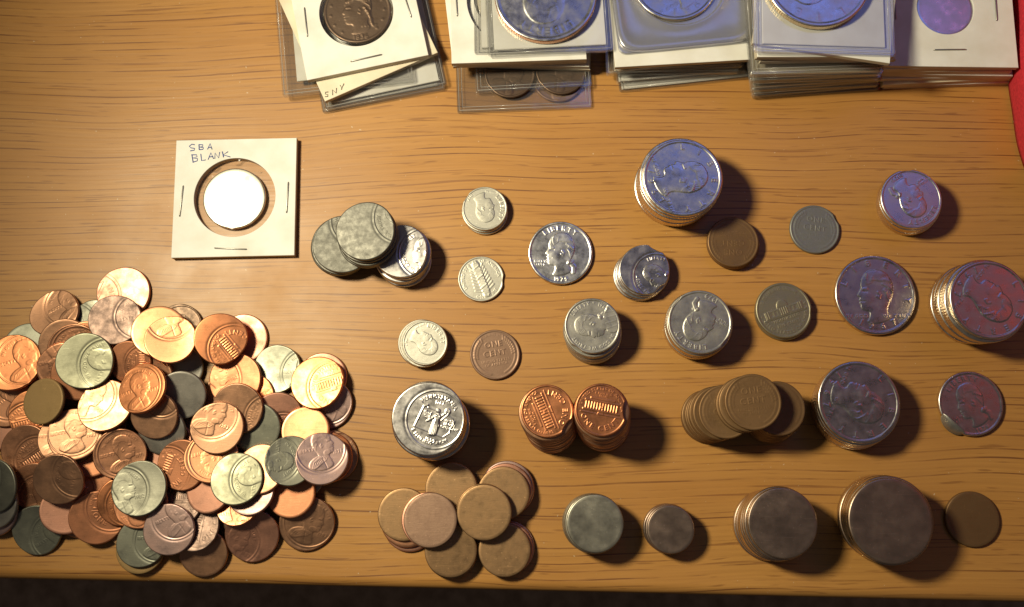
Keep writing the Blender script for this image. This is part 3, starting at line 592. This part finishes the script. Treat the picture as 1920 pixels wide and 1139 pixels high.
# dimes
stack('dime', (909, 391), (910, 399), 84, 3, 1.3*MM, [M['satin'], CL], 'dime pile with an upside-down portrait', 'satin silver dime with upside-down portrait and a clipped rim, on its pile', 'dimes in low piles', 'dime', 200, [(148, .05)], True, seed=31)
put('dime', lambda r: coin_mesh(r, 1.3*MM, [M['satin'], CL], 'fasces', 22, 60, 240, True, [(-4, .06)]), 902, 523, 86, 1.3*MM, 'lone worn silver dime showing a bundle of rods, clipped at its rim', 'single coins laid out on the wood')
stack('dime', (797, 643), (790, 644), 84, 4, 1.3*MM, [M['satin'], CL], 'dime pile beside the chocolate brown cent', 'pale satin dime with tilted portrait on the pile beside the chocolate brown cent', 'dimes in low piles', 'dime', 235, (), True, seed=32, dbot=88, lowface='dime', jit=3)
put('cent', lambda r: coin_mesh(r, 1.5*MM, M['choc'], 'wheatrev', 10, 60, 200), 928, 665, 93, 1.5*MM, 'lone chocolate brown wheat cent reading ONE CENT', 'single coins laid out on the wood')
put('quarter', lambda r: coin_mesh(r, 1.75*MM, [M['silver'], CL], 'quarter', 0, 96, 320, True, relief=.22*MM), 1051, 474, 120, 1.75*MM, 'lone bright 1979 quarter with an upright left-facing portrait', 'single coins laid out on the wood')
stack('nickel', (1111, 611), (1112, 630), 104, 6, 1.95*MM, M['nickel'], 'nickel pile with a downward-facing portrait', 'nickel with a downward-facing portrait and clipped rim on its pile', 'coins in round stacks', 'nickel', 95, [(235, .05)], seed=33, lowface='nickel', jit=3)
stack('nickel', (1209, 506), (1198, 517), 95, 4, 1.5*MM, M['darksilver'], 'small leaning pile of silvery clipped coins', 'mirror-dark clipped coin with LIBERTY sliver on the small leaning pile', 'coins in round stacks', 'nickel', 60, [(62, .10), (-52, .09)], seed=34, off=(-30, .55))
stack('quarter', (1313, 604), (1305, 614), 120, 7, 1.75*MM, [M['nickel'], CL], 'quarter stack beside the building nickel', 'grey quarter with an inverted portrait and two clipped rims on its stack', 'coins in round stacks', 'quarter', 152, [(138, .05), (-40, .05)], True, seed=35, relief=.21*MM)
stack('half_dollar', (1280, 333), (1264, 350), 148, 9, 2.1*MM, [M['silver'], CL], 'half dollar stack shading the dark brown cent', 'blue-glinting half dollar topping the tall stack beside the dark brown cent', 'half dollars', 'half', -72, [(62, .04)], True, seed=36, jit=3, relief=.21*MM)
stack('cent', (1375, 454), (1376, 458), 95, 3, 1.5*MM, M['wheat'], 'low pile of dark brown cents in the half dollar shadow', 'dark brown worn cent half in the shadow of the half dollar stack', 'coins in round stacks', 'wheatrev', 180, seed=37, relief=.07*MM)
put('cent', lambda r: coin_mesh(r, 1.5*MM, M['steel'], 'wheatrev', -8, 60, 200, clips=[(25, .05)], relief=.12*MM), 1528, 430, 92, 1.5*MM, 'lone grey steel cent reading ONE CENT with a clipped rim', 'single coins laid out on the wood')
stack('quarter', (1709, 373), (1703, 385), 114, 6, 1.75*MM, [M['silver'], CL], 'mirror-bright quarter stack', 'mirror-bright quarter with blue and red glints topping its stack', 'coins in round stacks', 'quarter', -150, [(95, .05)], True, seed=38, relief=.21*MM)
stack('nickel', (1470, 582), (1469, 586), 104, 2, 1.95*MM, M['olivenickel'], 'pile under the building nickel', 'olive toned nickel showing a domed building', 'coins in round stacks', 'monticello', 19, [(-5, .04)], seed=39)
put('half_dollar', lambda r: coin_mesh(r, 2.1*MM, [M['darksilver'], CL], 'half', 0, 100, 340, True, relief=.22*MM), 1642, 553, 150, 2.1*MM, 'lone dark toned 1967 half dollar with an upright portrait', 'half dollars')
stack('half_dollar', (1856, 562), (1820, 571), 148, 9, 2.1*MM, [M['darksilver'], CL], 'leaning half dollar stack farthest from the heap', 'red-glinting half dollar topping the leaning stack farthest from the heap', 'half dollars', 'half', -130, [(-40, .06)], True, seed=40, jit=3, relief=.21*MM, lim=.08)
stack('half_dollar', (1611, 754), (1600, 766), 152, 6, 2.1*MM, [M['darksilver'], CL], 'half dollar stack beside the split quarter', 'dark grey half dollar with turned portrait on the stack beside the split quarter', 'half dollars', 'half', -115, [(-48, .04)], True, seed=41, relief=.21*MM)
stack('quarter', (803, 785), (815, 798), 136, 11, 1.75*MM, [M['darksilver'], CL], 'quarter stack topped by the 1999 PENNSYLVANIA coin', 'bright broad 1999 PENNSYLVANIA quarter with a standing figure on its stack', 'coins in round stacks', 'penn', -4, off=(-8, .19), seed=42, dbot=130, jit=4, relief=.24*MM, dk=.81)
stack('cent', (1026, 771), (1034, 800), 98, 14, 1.55*MM, M['bright'], 'tall cent stack with a sideways column building', 'shiny copper cent with a sideways column building and a bite from its rim', 'tall cent stacks side by side', 'memorial', 112, [(-36, .13)], seed=43, jit=2, low_mats=M['brown'])
stack('cent', (1127, 769), (1131, 797), 98, 14, 1.55*MM, M['bright'], 'tall cent stack with an upright column building', 'shiny copper cent with an upright column building and a bite from its rim', 'tall cent stacks side by side', 'memorial', -11, [(-2, .16)], seed=44, jit=2, low_mats=M['brown'])
# fanned wheat cents
WG = 'greenish brown wheat cents fanned out'
wl = ['lowest', 'second lowest', 'third lowest', 'fourth lowest']
def fan(n, b, t, d0, d1, lab, face=None):
    for k in range(n):
        q = k/(n-1); j = math.sin(k*2.4+n)*1.6
        put('cent', lambda r: coin_mesh(r, 1.5*MM, M['wheat'], face if k == n-1 else None, 30, 34 if k == n-1 else 9, 150, relief=.07*MM), b[0]+(t[0]-b[0])*q+j, b[1]+(t[1]-b[1])*q+j*.5, d0+(d1-d0)*q, 1.5*MM, '%s cent of the %s' % (ORD[n-1-k], lab), WG, lim=.05)
fan(9, (1326, 782), (1350, 774), 97, 100, 'outer pile in the greenish brown fan')
fan(10, (1444, 782), (1459, 766), 97, 101, 'shadowed inner pile in the greenish brown fan', 'wheatrev')
put('cent', lambda r: coin_mesh(r, 1.5*MM, M['wheat'], 'wheatrev', 10, 50, 180, relief=.07*MM), 1362, 772, 100, 1.5*MM, 'greenish brown cent fanned out next below the uppermost three', WG, lim=.1)
for k, (x, y) in enumerate([(1396, 759), (1401, 757)]): put('cent', lambda r: coin_mesh(r, 1.5*MM, M['wheat'], None, 0, 12, 110), x, y, 103, 1.5*MM, 'greenish brown cent %s under the uppermost cent of the fan' % ['two places', 'one place'][k], WG, lim=.1)
put('cent', lambda r: coin_mesh(r, 1.5*MM, M['wheat'], 'wheatrev', 8, 60, 200, relief=.08*MM), 1413, 754, 104, 1.5*MM, 'uppermost worn greenish brown cent of the fan', WG, lim=.1)
# split quarter
sq = put('quarter', lambda r: coin_mesh(r, 1.75*MM, [M['darksilver'], CL], 'quarter', 20, 64, 240, True, [(226, .19)]), 1821, 757, 120, 1.75*MM, 'reddish-glinting quarter with a split flap of metal curling from its rim', 'single coins laid out on the wood')
fv, ff = [], []; rq = 60*mpp(1821, 757)
for i in range(13):
    a = R(226)+(-0.46+0.92*i/12)
    prof2 = [(0.80, 1.6), (0.82, 2.7), (0.86, 3.0), (0.92, 2.1), (1.13, 0.9), (1.12, 0.6), (0.91, 1.5), (0.86, 2.3)]
    e = math.sin(math.pi*i/12)**.5 if 0 < i < 12 else 0.05
    for q, z in prof2: fv.append((rq*(0.96+(q-0.96)*e)*math.cos(a), rq*(0.96+(q-0.96)*e)*math.sin(a), (1.7+(z-1.7)*(.4+.6*e))*MM))
for i in range(12):
    for k in range(8): ff.append((i*8+k, i*8+(k+1) % 8, (i+1)*8+(k+1) % 8, (i+1)*8+k))
fo = link('split_flap', mesh_from('split_flap', fv, ff, M['nickel']), sq); fo['label'] = 'bright lifted flap of split metal'
# blank planchets
BG = 'copper blanks in a clustered ring'
def pile3(tops, name, mt, lab, th=1.5*MM, d=97, lim=.06):
    n = len(tops)
    for k, (x, y) in enumerate(tops):
        put('blank_planchet', lambda r: coin_mesh(r, th, M[mt[k]], None, 0, 14, 180, seed=k+x), x, y, d, th, '%s blank of the %s' % (ORD[n-1-k], lab), BG, lim=lim)
pile3([(768, 985), (763, 977), (757, 965)], 'a', ['pink', 'reddish', 'tan'], 'short pile fanned towards the heap')
pile3([(848, 921), (847, 919), (846, 917)], 'c', ['tan', 'tan', 'tan'], 'short pile below the 1999 quarter stack')
pile3([(953, 917), (951, 914), (948, 919), (944, 925)], 'e', ['pink', 'mauve', 'pink', 'tan'], 'short pile below the sideways column cent')
pile3([(846, 1035), (846, 1034), (845, 1033)], 'f', ['tan', 'tan', 'tan'], 'short pile at the desk edge under both uppermost blanks')
pile3([(953, 1027), (950, 1029), (946, 1032)], 'g', ['mauve', 'pink', 'tan'], 'short shadowed pile at the desk edge beside the nickel blank stack')
pile3([(803, 975), (807, 976)], 'b', ['pink', 'choc'], 'darker raised pair bridging the ring', d=100, lim=.08)
pile3([(906, 960), (908, 961)], 'd', ['tan', 'tan'], 'lighter raised pair bridging the ring of copper blanks', d=102, lim=.08)
stack('blank_planchet', (1116, 982), (1108, 981), 106, 6, 1.9*MM, M['blanknickel'], 'grey nickel blank stack beside the smaller dime blank stack', 'grey nickel blank with a dark wedge mark on its short stack', 'plain blank stacks', seed=51, jit=1.5)
stack('blank_planchet', (1258, 993), (1251, 990), 88, 6, 1.35*MM, M['blankgrey'], 'small dark dime blank stack', 'small dark grey dime blank topping its short stack', 'plain blank stacks', seed=52, jit=1.5)
stack('blank_planchet', (1468, 981), (1441, 985), 129, 8, 1.95*MM, [M['blankgrey'], CL], 'leaning mid-sized blank stack', 'plum grey mid-sized blank topping the leaning stack', 'plain blank stacks', seed=53, jit=2)
stack('blank_planchet', (1670, 977), (1652, 971), 156, 7, 2.3*MM, [M['blankgrey'], CL], 'largest blank stack', 'largest dark grey dollar blank topping its stack', 'plain blank stacks', seed=54, jit=2)
put('blank_planchet', lambda r: coin_mesh(r, 1.5*MM, M['wheat'], None, 0, 14, 180), 1824, 974, 101, 1.5*MM, 'lone dark tan blank cent beside the largest blank stack', 'single coins laid out on the wood')
# ------------------------------------------------------------------ cardboard coin holders and vinyl flips
def square_dir(a):
    c, s = math.cos(a), math.sin(a); k = max(abs(c), abs(s)); return c/k, s/k
def card_mesh(w2, th, hole, mat, hx=0.0, hy=0.0, n=96, warp=0.0):
    """square card (half width w2) with a round hole; rounded top edge"""
    V, F, MI = [], [], []
    rows = []
    def row(f): rows.append([f(2*math.pi*k/n) for k in range(n)])
    def sq(a, s): x, y = square_dir(a); return x*s, y*s
    for t, z in ((1, 0.0), (1, th-.12*MM)): row(lambda a: (*sq(a, w2), z))
    row(lambda a: (*sq(a, w2-.15*MM), th))
    for t in (.66, .33): row(lambda a: (sq(a, w2)[0]*t+(hx+hole*math.cos(a))*(1-t), sq(a, w2)[1]*t+(hy+hole*math.sin(a))*(1-t), th))
    row(lambda a: (hx+(hole+.1*MM)*math.cos(a), hy+(hole+.1*MM)*math.sin(a), th)); row(lambda a: (hx+hole*math.cos(a), hy+hole*math.sin(a), th-.1*MM)); row(lambda a: (hx+hole*math.cos(a), hy+hole*math.sin(a), 0.0))
    for r_ in rows:
        for x, y, z in r_: V.append((x, y, z+warp*((x/w2)**2-(y/w2)**2)*MM if z > 0 else z))
    m_ = len(rows)
    for i in range(m_):
        for k in range(n): F.append((i*n+k, i*n+(k+1) % n, ((i+1) % m_)*n+(k+1) % n, ((i+1) % m_)*n+k)); MI.append(1 if i == 0 else 0)
    return mesh_from('card', V, F, [mat, M['cardedge']], False, MI)
def rbox(hx, hy, th, rc, mat, n=6):
    pts = []
    for cx_, cy_, a0 in ((hx-rc, hy-rc, 0), (-hx+rc, hy-rc, 90), (-hx+rc, -hy+rc, 180), (hx-rc, -hy+rc, 270)):
        for k in range(n+1): a = R(a0+90*k/n); pts.append((cx_+rc*math.cos(a), cy_+rc*math.sin(a)))
    m_ = len(pts); ins = .0002
    V = [(x, y, 0) for x, y in pts]+[(x, y, th-ins) for x, y in pts]+[(x*(1-ins/hx), y*(1-ins/hy), th) for x, y in pts]
    F = [tuple(reversed(range(m_))), tuple(range(2*m_, 3*m_))]
    for k in range(m_): q = (k+1) % m_; F += [(k, q, m_+q, m_+k), (m_+k, m_+q, 2*m_+q, 2*m_+k)]
    return mesh_from('plate', V, F, mat, False)
def disc_mesh(r, z, mat, n=64, wav=0.0, inner=0.0):
    V, F = [], []; rr = [inner+(r-inner)*t for t in (0.0, .35, .6, .8, .92, 1)] if inner else [r*t for t in (.02, .35, .6, .8, .92, 1)]
    for q in rr:
        for k in range(n): a = 2*math.pi*k/n; V.append((q*math.cos(a), q*math.sin(a), z+wav*(math.sin(a*9)+.6*math.sin(a*17+1))*max(0, q/r-.55)))
    for i in range(len(rr)-1):
        for k in range(n): F.append((i*n+k, i*n+(k+1) % n, (i+1)*n+(k+1) % n, (i+1)*n+k))
    return mesh_from('film', V, F, mat)
def film_mesh(hole, rc, zc, ze, wav, n=120):
    V, F = [], []; rr = [.02*rc, .5*rc, .93*rc, 1.0*rc]+[rc+(hole-rc)*t for t in (.2, .4, .6, .8, 1.0)]
    for i, q in enumerate(rr):
        t = max(0, (q-rc)/(hole-rc)); z0 = zc+(ze-zc)*t
        for k in range(n): a = 2*math.pi*k/n; V.append((q*math.cos(a), q*math.sin(a), z0+wav*math.sin(math.pi*t)*(math.sin(a*11+.5)+.7*math.sin(a*19+1))*(.35+.65*max(0, math.sin(a)))))
    for i in range(len(rr)-1):
        for k in range(n): F.append((i*n+k, i*n+(k+1) % n, (i+1)*n+(k+1) % n, (i+1)*n+k))
    return mesh_from('film', V, F, M['film'])
def staple(parent, x, y, z, ang, ln=12.2*MM):
    c, s = math.cos(ang), math.sin(ang); h = ln/2
    path = [(-h, 0, -.25*MM), (-h, 0, .12*MM), (-h+.5*MM, 0, .28*MM), (0, 0, .30*MM), (h-.5*MM, 0, .28*MM), (h, 0, .12*MM), (h, 0, -.25*MM)]
    v, f = tube([(x+a*c-b_*s, y+a*s+b_*c, z+d) for a, b_, d in path], .26*MM); return link('staple', mesh_from('staple', v, f, M['staple']), parent)
HC, HF = 'cardboard coin holders in the stacks', 'vinyl coin flips in the stacks'
def holder(px, py, wpx, rot, z, th, label, hole_mm=None, mat='card', staples=('l', 'r', 'b'), group=HC, hxy=(0, 0), seed=0, film=True):
    p = at(px, py, z+th); w2 = wpx/2*mpp(px, py, z+th); e = empty('coin_holder', (p.x, p.y, z), R(rot)); hole = (hole_mm or 20)*MM/2
    link('card', card_mesh(w2, th, hole, M[mat], hxy[0]*MM, hxy[1]*MM), e)
    if film:
        f = link('window_film', film_mesh(hole-.05*MM, film*MM if film > 1 else hole*.8, th-.32*MM, th*.42, .42*MM), e); f.location = (hxy[0]*MM, hxy[1]*MM, 0)
    rs = random.Random(seed+int(px)); so = (hole+w2)/2+.8*MM
    for s in staples:
        j = rs.uniform(-1.5, 1.5)*MM
        if s == 'l': staple(e, -so, j, th, R(90+rs.uniform(-5, 5)))
        if s == 'r': staple(e, so, j, th, R(90+rs.uniform(-5, 5)))
        if s == 'b': staple(e, j, -so, th, R(rs.uniform(-4, 4)))
    tag(e, label, 'coin holder', group); return e, w2
def flip(px, py, wpx, rot, z, label, insert='card', th=1.5*MM, group=HF, inset=2.6, coins=()):
    p = at(px, py, z+th); w2 = wpx/2*mpp(px, py, z+th); e = empty('vinyl_flip', (p.x, p.y, z), R(rot))
    link('sleeve', rbox(w2, w2, th, 1.2*MM, M['sleeve']), e)
    k = w2-.9*MM; v, f = tubes([[(-k, -k, th), (k, -k, th), (k, k, th), (-k, k, th), (-k, -k, th)]], .16*MM, 5); link('seam', mesh_from('seam', v, f, M['seam']), e)
    k = w2-2.2*MM; v, f = tubes([[(-k, -k, th), (k, -k, th)], [(-k, -k, th), (-k, k, th)], [(k, -k, th), (k, k, th)]], .10*MM, 5); link('seam', mesh_from('seam', v, f, M['seam']), e)
    if insert:
        q = w2-inset*MM; o = link('insert_card', rbox(q, q, .5*MM, .3*MM, M[insert]), e); o.location.z = .35*MM
    tag(e, label, 'coin flip', group); return e, w2
def coin_at(name, px, py, dpx, z, th, label, mats, face, rot=0, group='coins held in holders and flips', reeded=True, clips=(), relief=.18*MM, segs=240):
    p = at(px, py, z+th); r = dpx/2*mpp(px, py, z+th); o = link(name, coin_mesh(r, th, mats, face, rot, 64 if face else 14, segs, reeded, clips, relief=relief)); o.location = (p.x, p.y, z); return tag(o, label, 'coin', group)
# the card beside the heap
e, w2 = holder(440, 370, 228, 1.3, 0.0003, 2.6*MM, 'white cardboard holder marked SBA BLANK lying alone on the desk', 31.6, group=None, hxy=(0, 0), film=12.5)
tp = 0.0003+2.6*MM+.02*MM
def ink(strokes, ox, oy, f, z): return [[tuple(at(ox+x/f, oy+y/f, z)-e.location) for x, y in s] for s in strokes]
SBA = [[(285, 140), (262, 135), (240, 152), (255, 165), (285, 170), (280, 185), (248, 190)], [(320, 138), (322, 180)], [(318, 138), (352, 140), (350, 155), (325, 158), (358, 165), (352, 178), (322, 180)], [(390, 178), (412, 130), (428, 178)], [(398, 162), (424, 160)],
       [(262, 222), (272, 282)], [(258, 222), (300, 222), (305, 238), (270, 248), (310, 255), (305, 272), (268, 284)], [(335, 215), (342, 270), (375, 264)], [(395, 262), (418, 205), (440, 255)], [(402, 240), (436, 236)], [(450, 255), (452, 208), (482, 248), (490, 200)], [(512, 195), (522, 243)], [(560, 196), (518, 222), (578, 240)]]
def handwriting(par, strokes, ox, oy, f, z, mat, r=.20*MM):
    v, fc = tubes([[tuple(at(ox+x/f, oy+y/f, z)) for x, y in s] for s in strokes], r, 5); o = link('handwriting', mesh_from('handwriting', v, fc, M[mat])); o.parent = par
    bpy.context.view_layer.update(); o.matrix_parent_inverse = par.matrix_world.inverted(); return o
handwriting(e, SBA, 300, 240, 4.38, tp, 'ink')['label'] = 'SBA BLANK written in blue ink'
coin_at('dollar_blank', 439, 372, 116, 0.0006, 1.9*MM, 'glaring bright dollar blank inside the SBA BLANK holder', [M['sba'], CL], None, reeded=False, group=None)
# --- stack beside the bare desk corner, topped by the large cent
flip(700, 82, 232, 11.5, .0002, 'lowest vinyl flip in the stack under the large cent holder')
flip(702, 76, 230, 12.5, .0018, 'vinyl flip on the lowest one in the stack under the large cent holder')
flip(643, 52, 246, 7.0, .0034, 'vinyl flip with a wide clear margin jutting out beside the beige pencilled card', inset=6)
e3, _ = holder(670, 47, 228, 25, .0050, 2.0*MM, 'beige aged card holder with pencilled letters under the large cent holder', 28, 'beige', ('l',))
handwriting(e3, [[(595, 820), (570, 822), (568, 838), (592, 845), (590, 860), (565, 862)], [(634, 848), (632, 800), (665, 830), (668, 785)], [(700, 760), (715, 785), (735, 745)], [(715, 785), (712, 800)]], 490, 0, 4.744, .0071, 'pencil')
holder(668, 22, 229, 12.6, .0072, 2.4*MM, 'white cardboard holder framing a large dark copper cent', 29.2, film=13.4)
coin_at('large_cent', 670, 21, 126, .0072+.3*MM, 1.7*MM, 'dark brown large copper cent with head, stars and 1836', M['dark'], 'liberty', 8, reeded=False)
# --- stack with the big copper-edged dollar
GB = 'brown cents in the low clear flips'
flip(978, 88, 250, 2.5, .0002, 'lowest clear flip jutting out under the stack topped by the copper-edged dollar', None)
for x, y, lb in ((1046, 146, 'brown cent in the lowest clear flip, beside its partner'), (962, 120, 'darker brown cent in the lowest clear flip under the white cards')): coin_at('cent', x, y, 94, .0006, 1.0*MM, lb, M['choc'], 'cent', 30, GB, False, segs=150)
flip(994, 66, 216, 3.5, .0019, 'second clear flip holding two brown cents over the lowest clear flip', None)
for x, y, lb in ((956, 138, 'tan brown cent lying in the second clear flip near its corner'), (1052, 132, 'greyish brown cent lying in the second clear flip near its straight edge')): coin_at('cent', x, y, 94, .0023, 1.0*MM, lb, M['dark'], 'cent', -20, GB, False, segs=150)
z = .0036
for k, (x, y, r_, mt) in enumerate([(990, 15, -2, 'beige'), (986, 12, -1, 'card'), (975, 8, 2, 'beige')]):
    holder(x, y, 238, r_, z, 1.9*MM, '%s cardboard holder up from the clear flips under the copper-edged dollar' % ['first', 'second', 'third'][k], 30, mt, ('l',)); z += 2.0*MM
holder(960, -6, 250, 7, z, 1.9*MM, 'white cardboard holder turned askew below the big-holed card', 30, 'card', ('l',)); z += 2.0*MM
holder(969, -2, 250, 2, z, 2.2*MM, 'white cardboard holder with a big round hole under the two upper flips', 39, 'card', ('l',)); z += 2.3*MM
flip(1012, -18, 248, 1.0, z, 'vinyl flip poking out beside the one with the copper-edged dollar'); z += 1.6*MM
flip(1026, -10, 234, 3.0, z, 'vinyl flip holding the big copper-edged dollar', th=1.2*MM); z += 1.25*MM
coin_at('dollar_coin', 1023, -12, 190, z, 2.5*MM, 'big blue-glinting dollar with a reeded copper edge', [M['silver'], CN], 'quarter', 180)
# --- stack topped by the frosted tray
z = .0002
for k, (x, y, r_, ins) in enumerate([(1268, 42, 6.5, 'card'), (1266, 30, 5, 'card'), (1256, 22, 1, None), (1262, 14, 3, 'beige'), (1264, 4, 7, 'card'), (1268, 0, 4, 'card')]):
    flip(x, y, 246, r_, z, '%s vinyl flip up from the desk in the stack under the frosted tray' % ['first', 'second', 'third', 'fourth', 'fifth', 'sixth'][k], ins, th=2.0*MM, inset=1.0); z += 2.1*MM
holder(1268, 2, 250, 3.5, z, 2.0*MM, 'white cardboard holder right under the frosted tray', 32, 'card', ()); z += 2.1*MM
p = at(1274, -34, z+2.6*MM); w2 = 128*mpp(1274, -34, z); tr = empty('coin_tray', (p.x, p.y, z), R(6.0)); tz = 2.6*MM
link('tray_base', rbox(w2, w2, 1.0*MM, 3.2*MM, M['tray']), tr)
V, F = [], []; n = 96; hole = 83*mpp(1265, -37, z)
def rsq(a, w_, rc=3.2*MM):
    c, s = math.cos(a), math.sin(a); pw = 9.0; r_ = w_/((abs(c)**pw+abs(s)**pw)**(1/pw)); return r_*c, r_*s
rows = [lambda a: (*rsq(a, w2), 1.0*MM), lambda a: (*rsq(a, w2), tz-.3*MM), lambda a: (*rsq(a, w2-.4*MM), tz), lambda a: (*rsq(a, w2-2.4*MM), tz), lambda a: (*rsq(a, w2-2.9*MM), tz-.35*MM), lambda a: ((hole+2.0*MM)*math.cos(a), (hole+2.0*MM)*math.sin(a), tz-.35*MM), lambda a: ((hole+1.2*MM)*math.cos(a), (hole+1.2*MM)*math.sin(a), tz+.1*MM), lambda a: ((hole+.3*MM)*math.cos(a), (hole+.3*MM)*math.sin(a), tz), lambda a: (hole*math.cos(a), hole*math.sin(a), 1.0*MM)]
for f_ in rows: V += [f_(2*math.pi*k/n) for k in range(n)]
for i in range(len(rows)-1):
    for k in range(n): F.append((i*n+k, i*n+(k+1) % n, (i+1)*n+(k+1) % n, (i+1)*n+k))
link('tray_lid', mesh_from('tray_lid', V, F, M['tray']), tr); tag(tr, 'frosted clear plastic tray with a round coin well topping its stack', 'coin tray', HF)
coin_at('dollar_coin', 1265, -37, 160, z+1.05*MM, 1.3*MM, 'large silver coin seated in the frosted tray well', [M['silver'], CL], 'half', 30)
# --- stack at the red cloth
z = .0002
for k in range(6):
    holder(1764+[2, -3, 0, 3, -2, 1][k], [46, 40, 32, 26, 19, 12][k], 240+k*1.5, [2, 3, 1, -1, 0, 1][k], z, 2.5*MM, '%s cardboard holder up from the desk in the stack beside the red cloth' % ['first', 'second', 'third', 'fourth', 'fifth', 'sixth'][k], 22, ['card', 'beige', 'card'][k % 3], ()); z += 2.55*MM
holder(1772, 6, 254, -0.8, z, 2.0*MM, 'white cardboard holder topping the stack beside the red cloth', 21.8, 'card', ('l', 'r', 'b'), hxy=(0, -2), film=False)
coin_at('nickel', 1772, 17, 106, z+.35*MM, 1.3*MM, 'nickel with blue and red glints in the holder beside the red cloth', M['silver'], None, reeded=False)
# --- tallest stack of dark flips
z = .0002
for k in range(9):
    flip(1514+[3, -2, 1, -1, 2, 0, -3, 2, 0][k]+k*1.0, 64-k*5.6, 236+k*1.5, [4, 5, 3, 4.5, 3, 2, 3, 1, 2][k], z, '%s vinyl flip up from the desk in the tallest stack' % ['first', 'second', 'third', 'fourth', 'fifth', 'sixth', 'seventh', 'eighth', 'ninth'][k], None if k % 2 == 0 else 'beige', th=2.1*MM, inset=1.2); z += 2.15*MM
for k, (x, y, r_, mt) in enumerate([(1543, -4, 1, 'beige'), (1540, -8, -1, 'card'), (1541, -12, 0, 'card'), (1552, -18, -9, 'card')]):
    holder(x, y, 252+k, r_, z, 2.0*MM, '%s cardboard holder above the vinyl flips in the tallest stack' % ['first', 'second', 'third', 'fourth'][k], 30, mt, ()); z += 2.05*MM
flip(1543, -22, 262, -2.0, z, 'vinyl flip topping the tallest stack with a big coin', th=1.3*MM, inset=3.4); z += 1.35*MM
coin_at('dollar_coin', 1533, -42, 196, z, 2.6*MM, 'big blue-lit dollar with a pale reeded edge on the tallest stack', [M['silver'], CL], 'half', 140)
# ------------------------------------------------------------------ red cloth at the side
V, F = [], []; nu, nv = 40, 26
for i in range(nu):
    t = i/(nu-1); b3 = at(1919+150*max(0, t-.62)**1.6+1.5*math.sin(19*t), -160+450*t, .018)
    for k in range(nv):
        s = k/(nv-1); q = (s-.35)/.35
        dx = .004*q*q if s < .35 else .16*(s-.35)**1.5+.003*math.sin(17*t+6*s)*(s-.35)
        zz = .001+.017*(s/.35)**.8 if s < .35 else .018+.022*math.sin(min(1, (s-.35)*3)*math.pi/2)+.003*math.sin(13*t+4*s)*(s-.35)
        V.append((b3.x+dx, b3.y+.004*math.sin(6*s+3*t)*s, zz))
for i in range(nu-1):
    for k in range(nv-1): F.append((i*nv+k, (i+1)*nv+k, (i+1)*nv+k+1, i*nv+k+1))
rc = link('red_cloth', mesh_from('red_cloth', V, F, M['red'])); sm = rc.modifiers.new('thickness', 'SOLIDIFY'); sm.thickness = .0012; tag(rc, 'bright red folded cloth at the end of the desk beside the card stack', 'cloth')
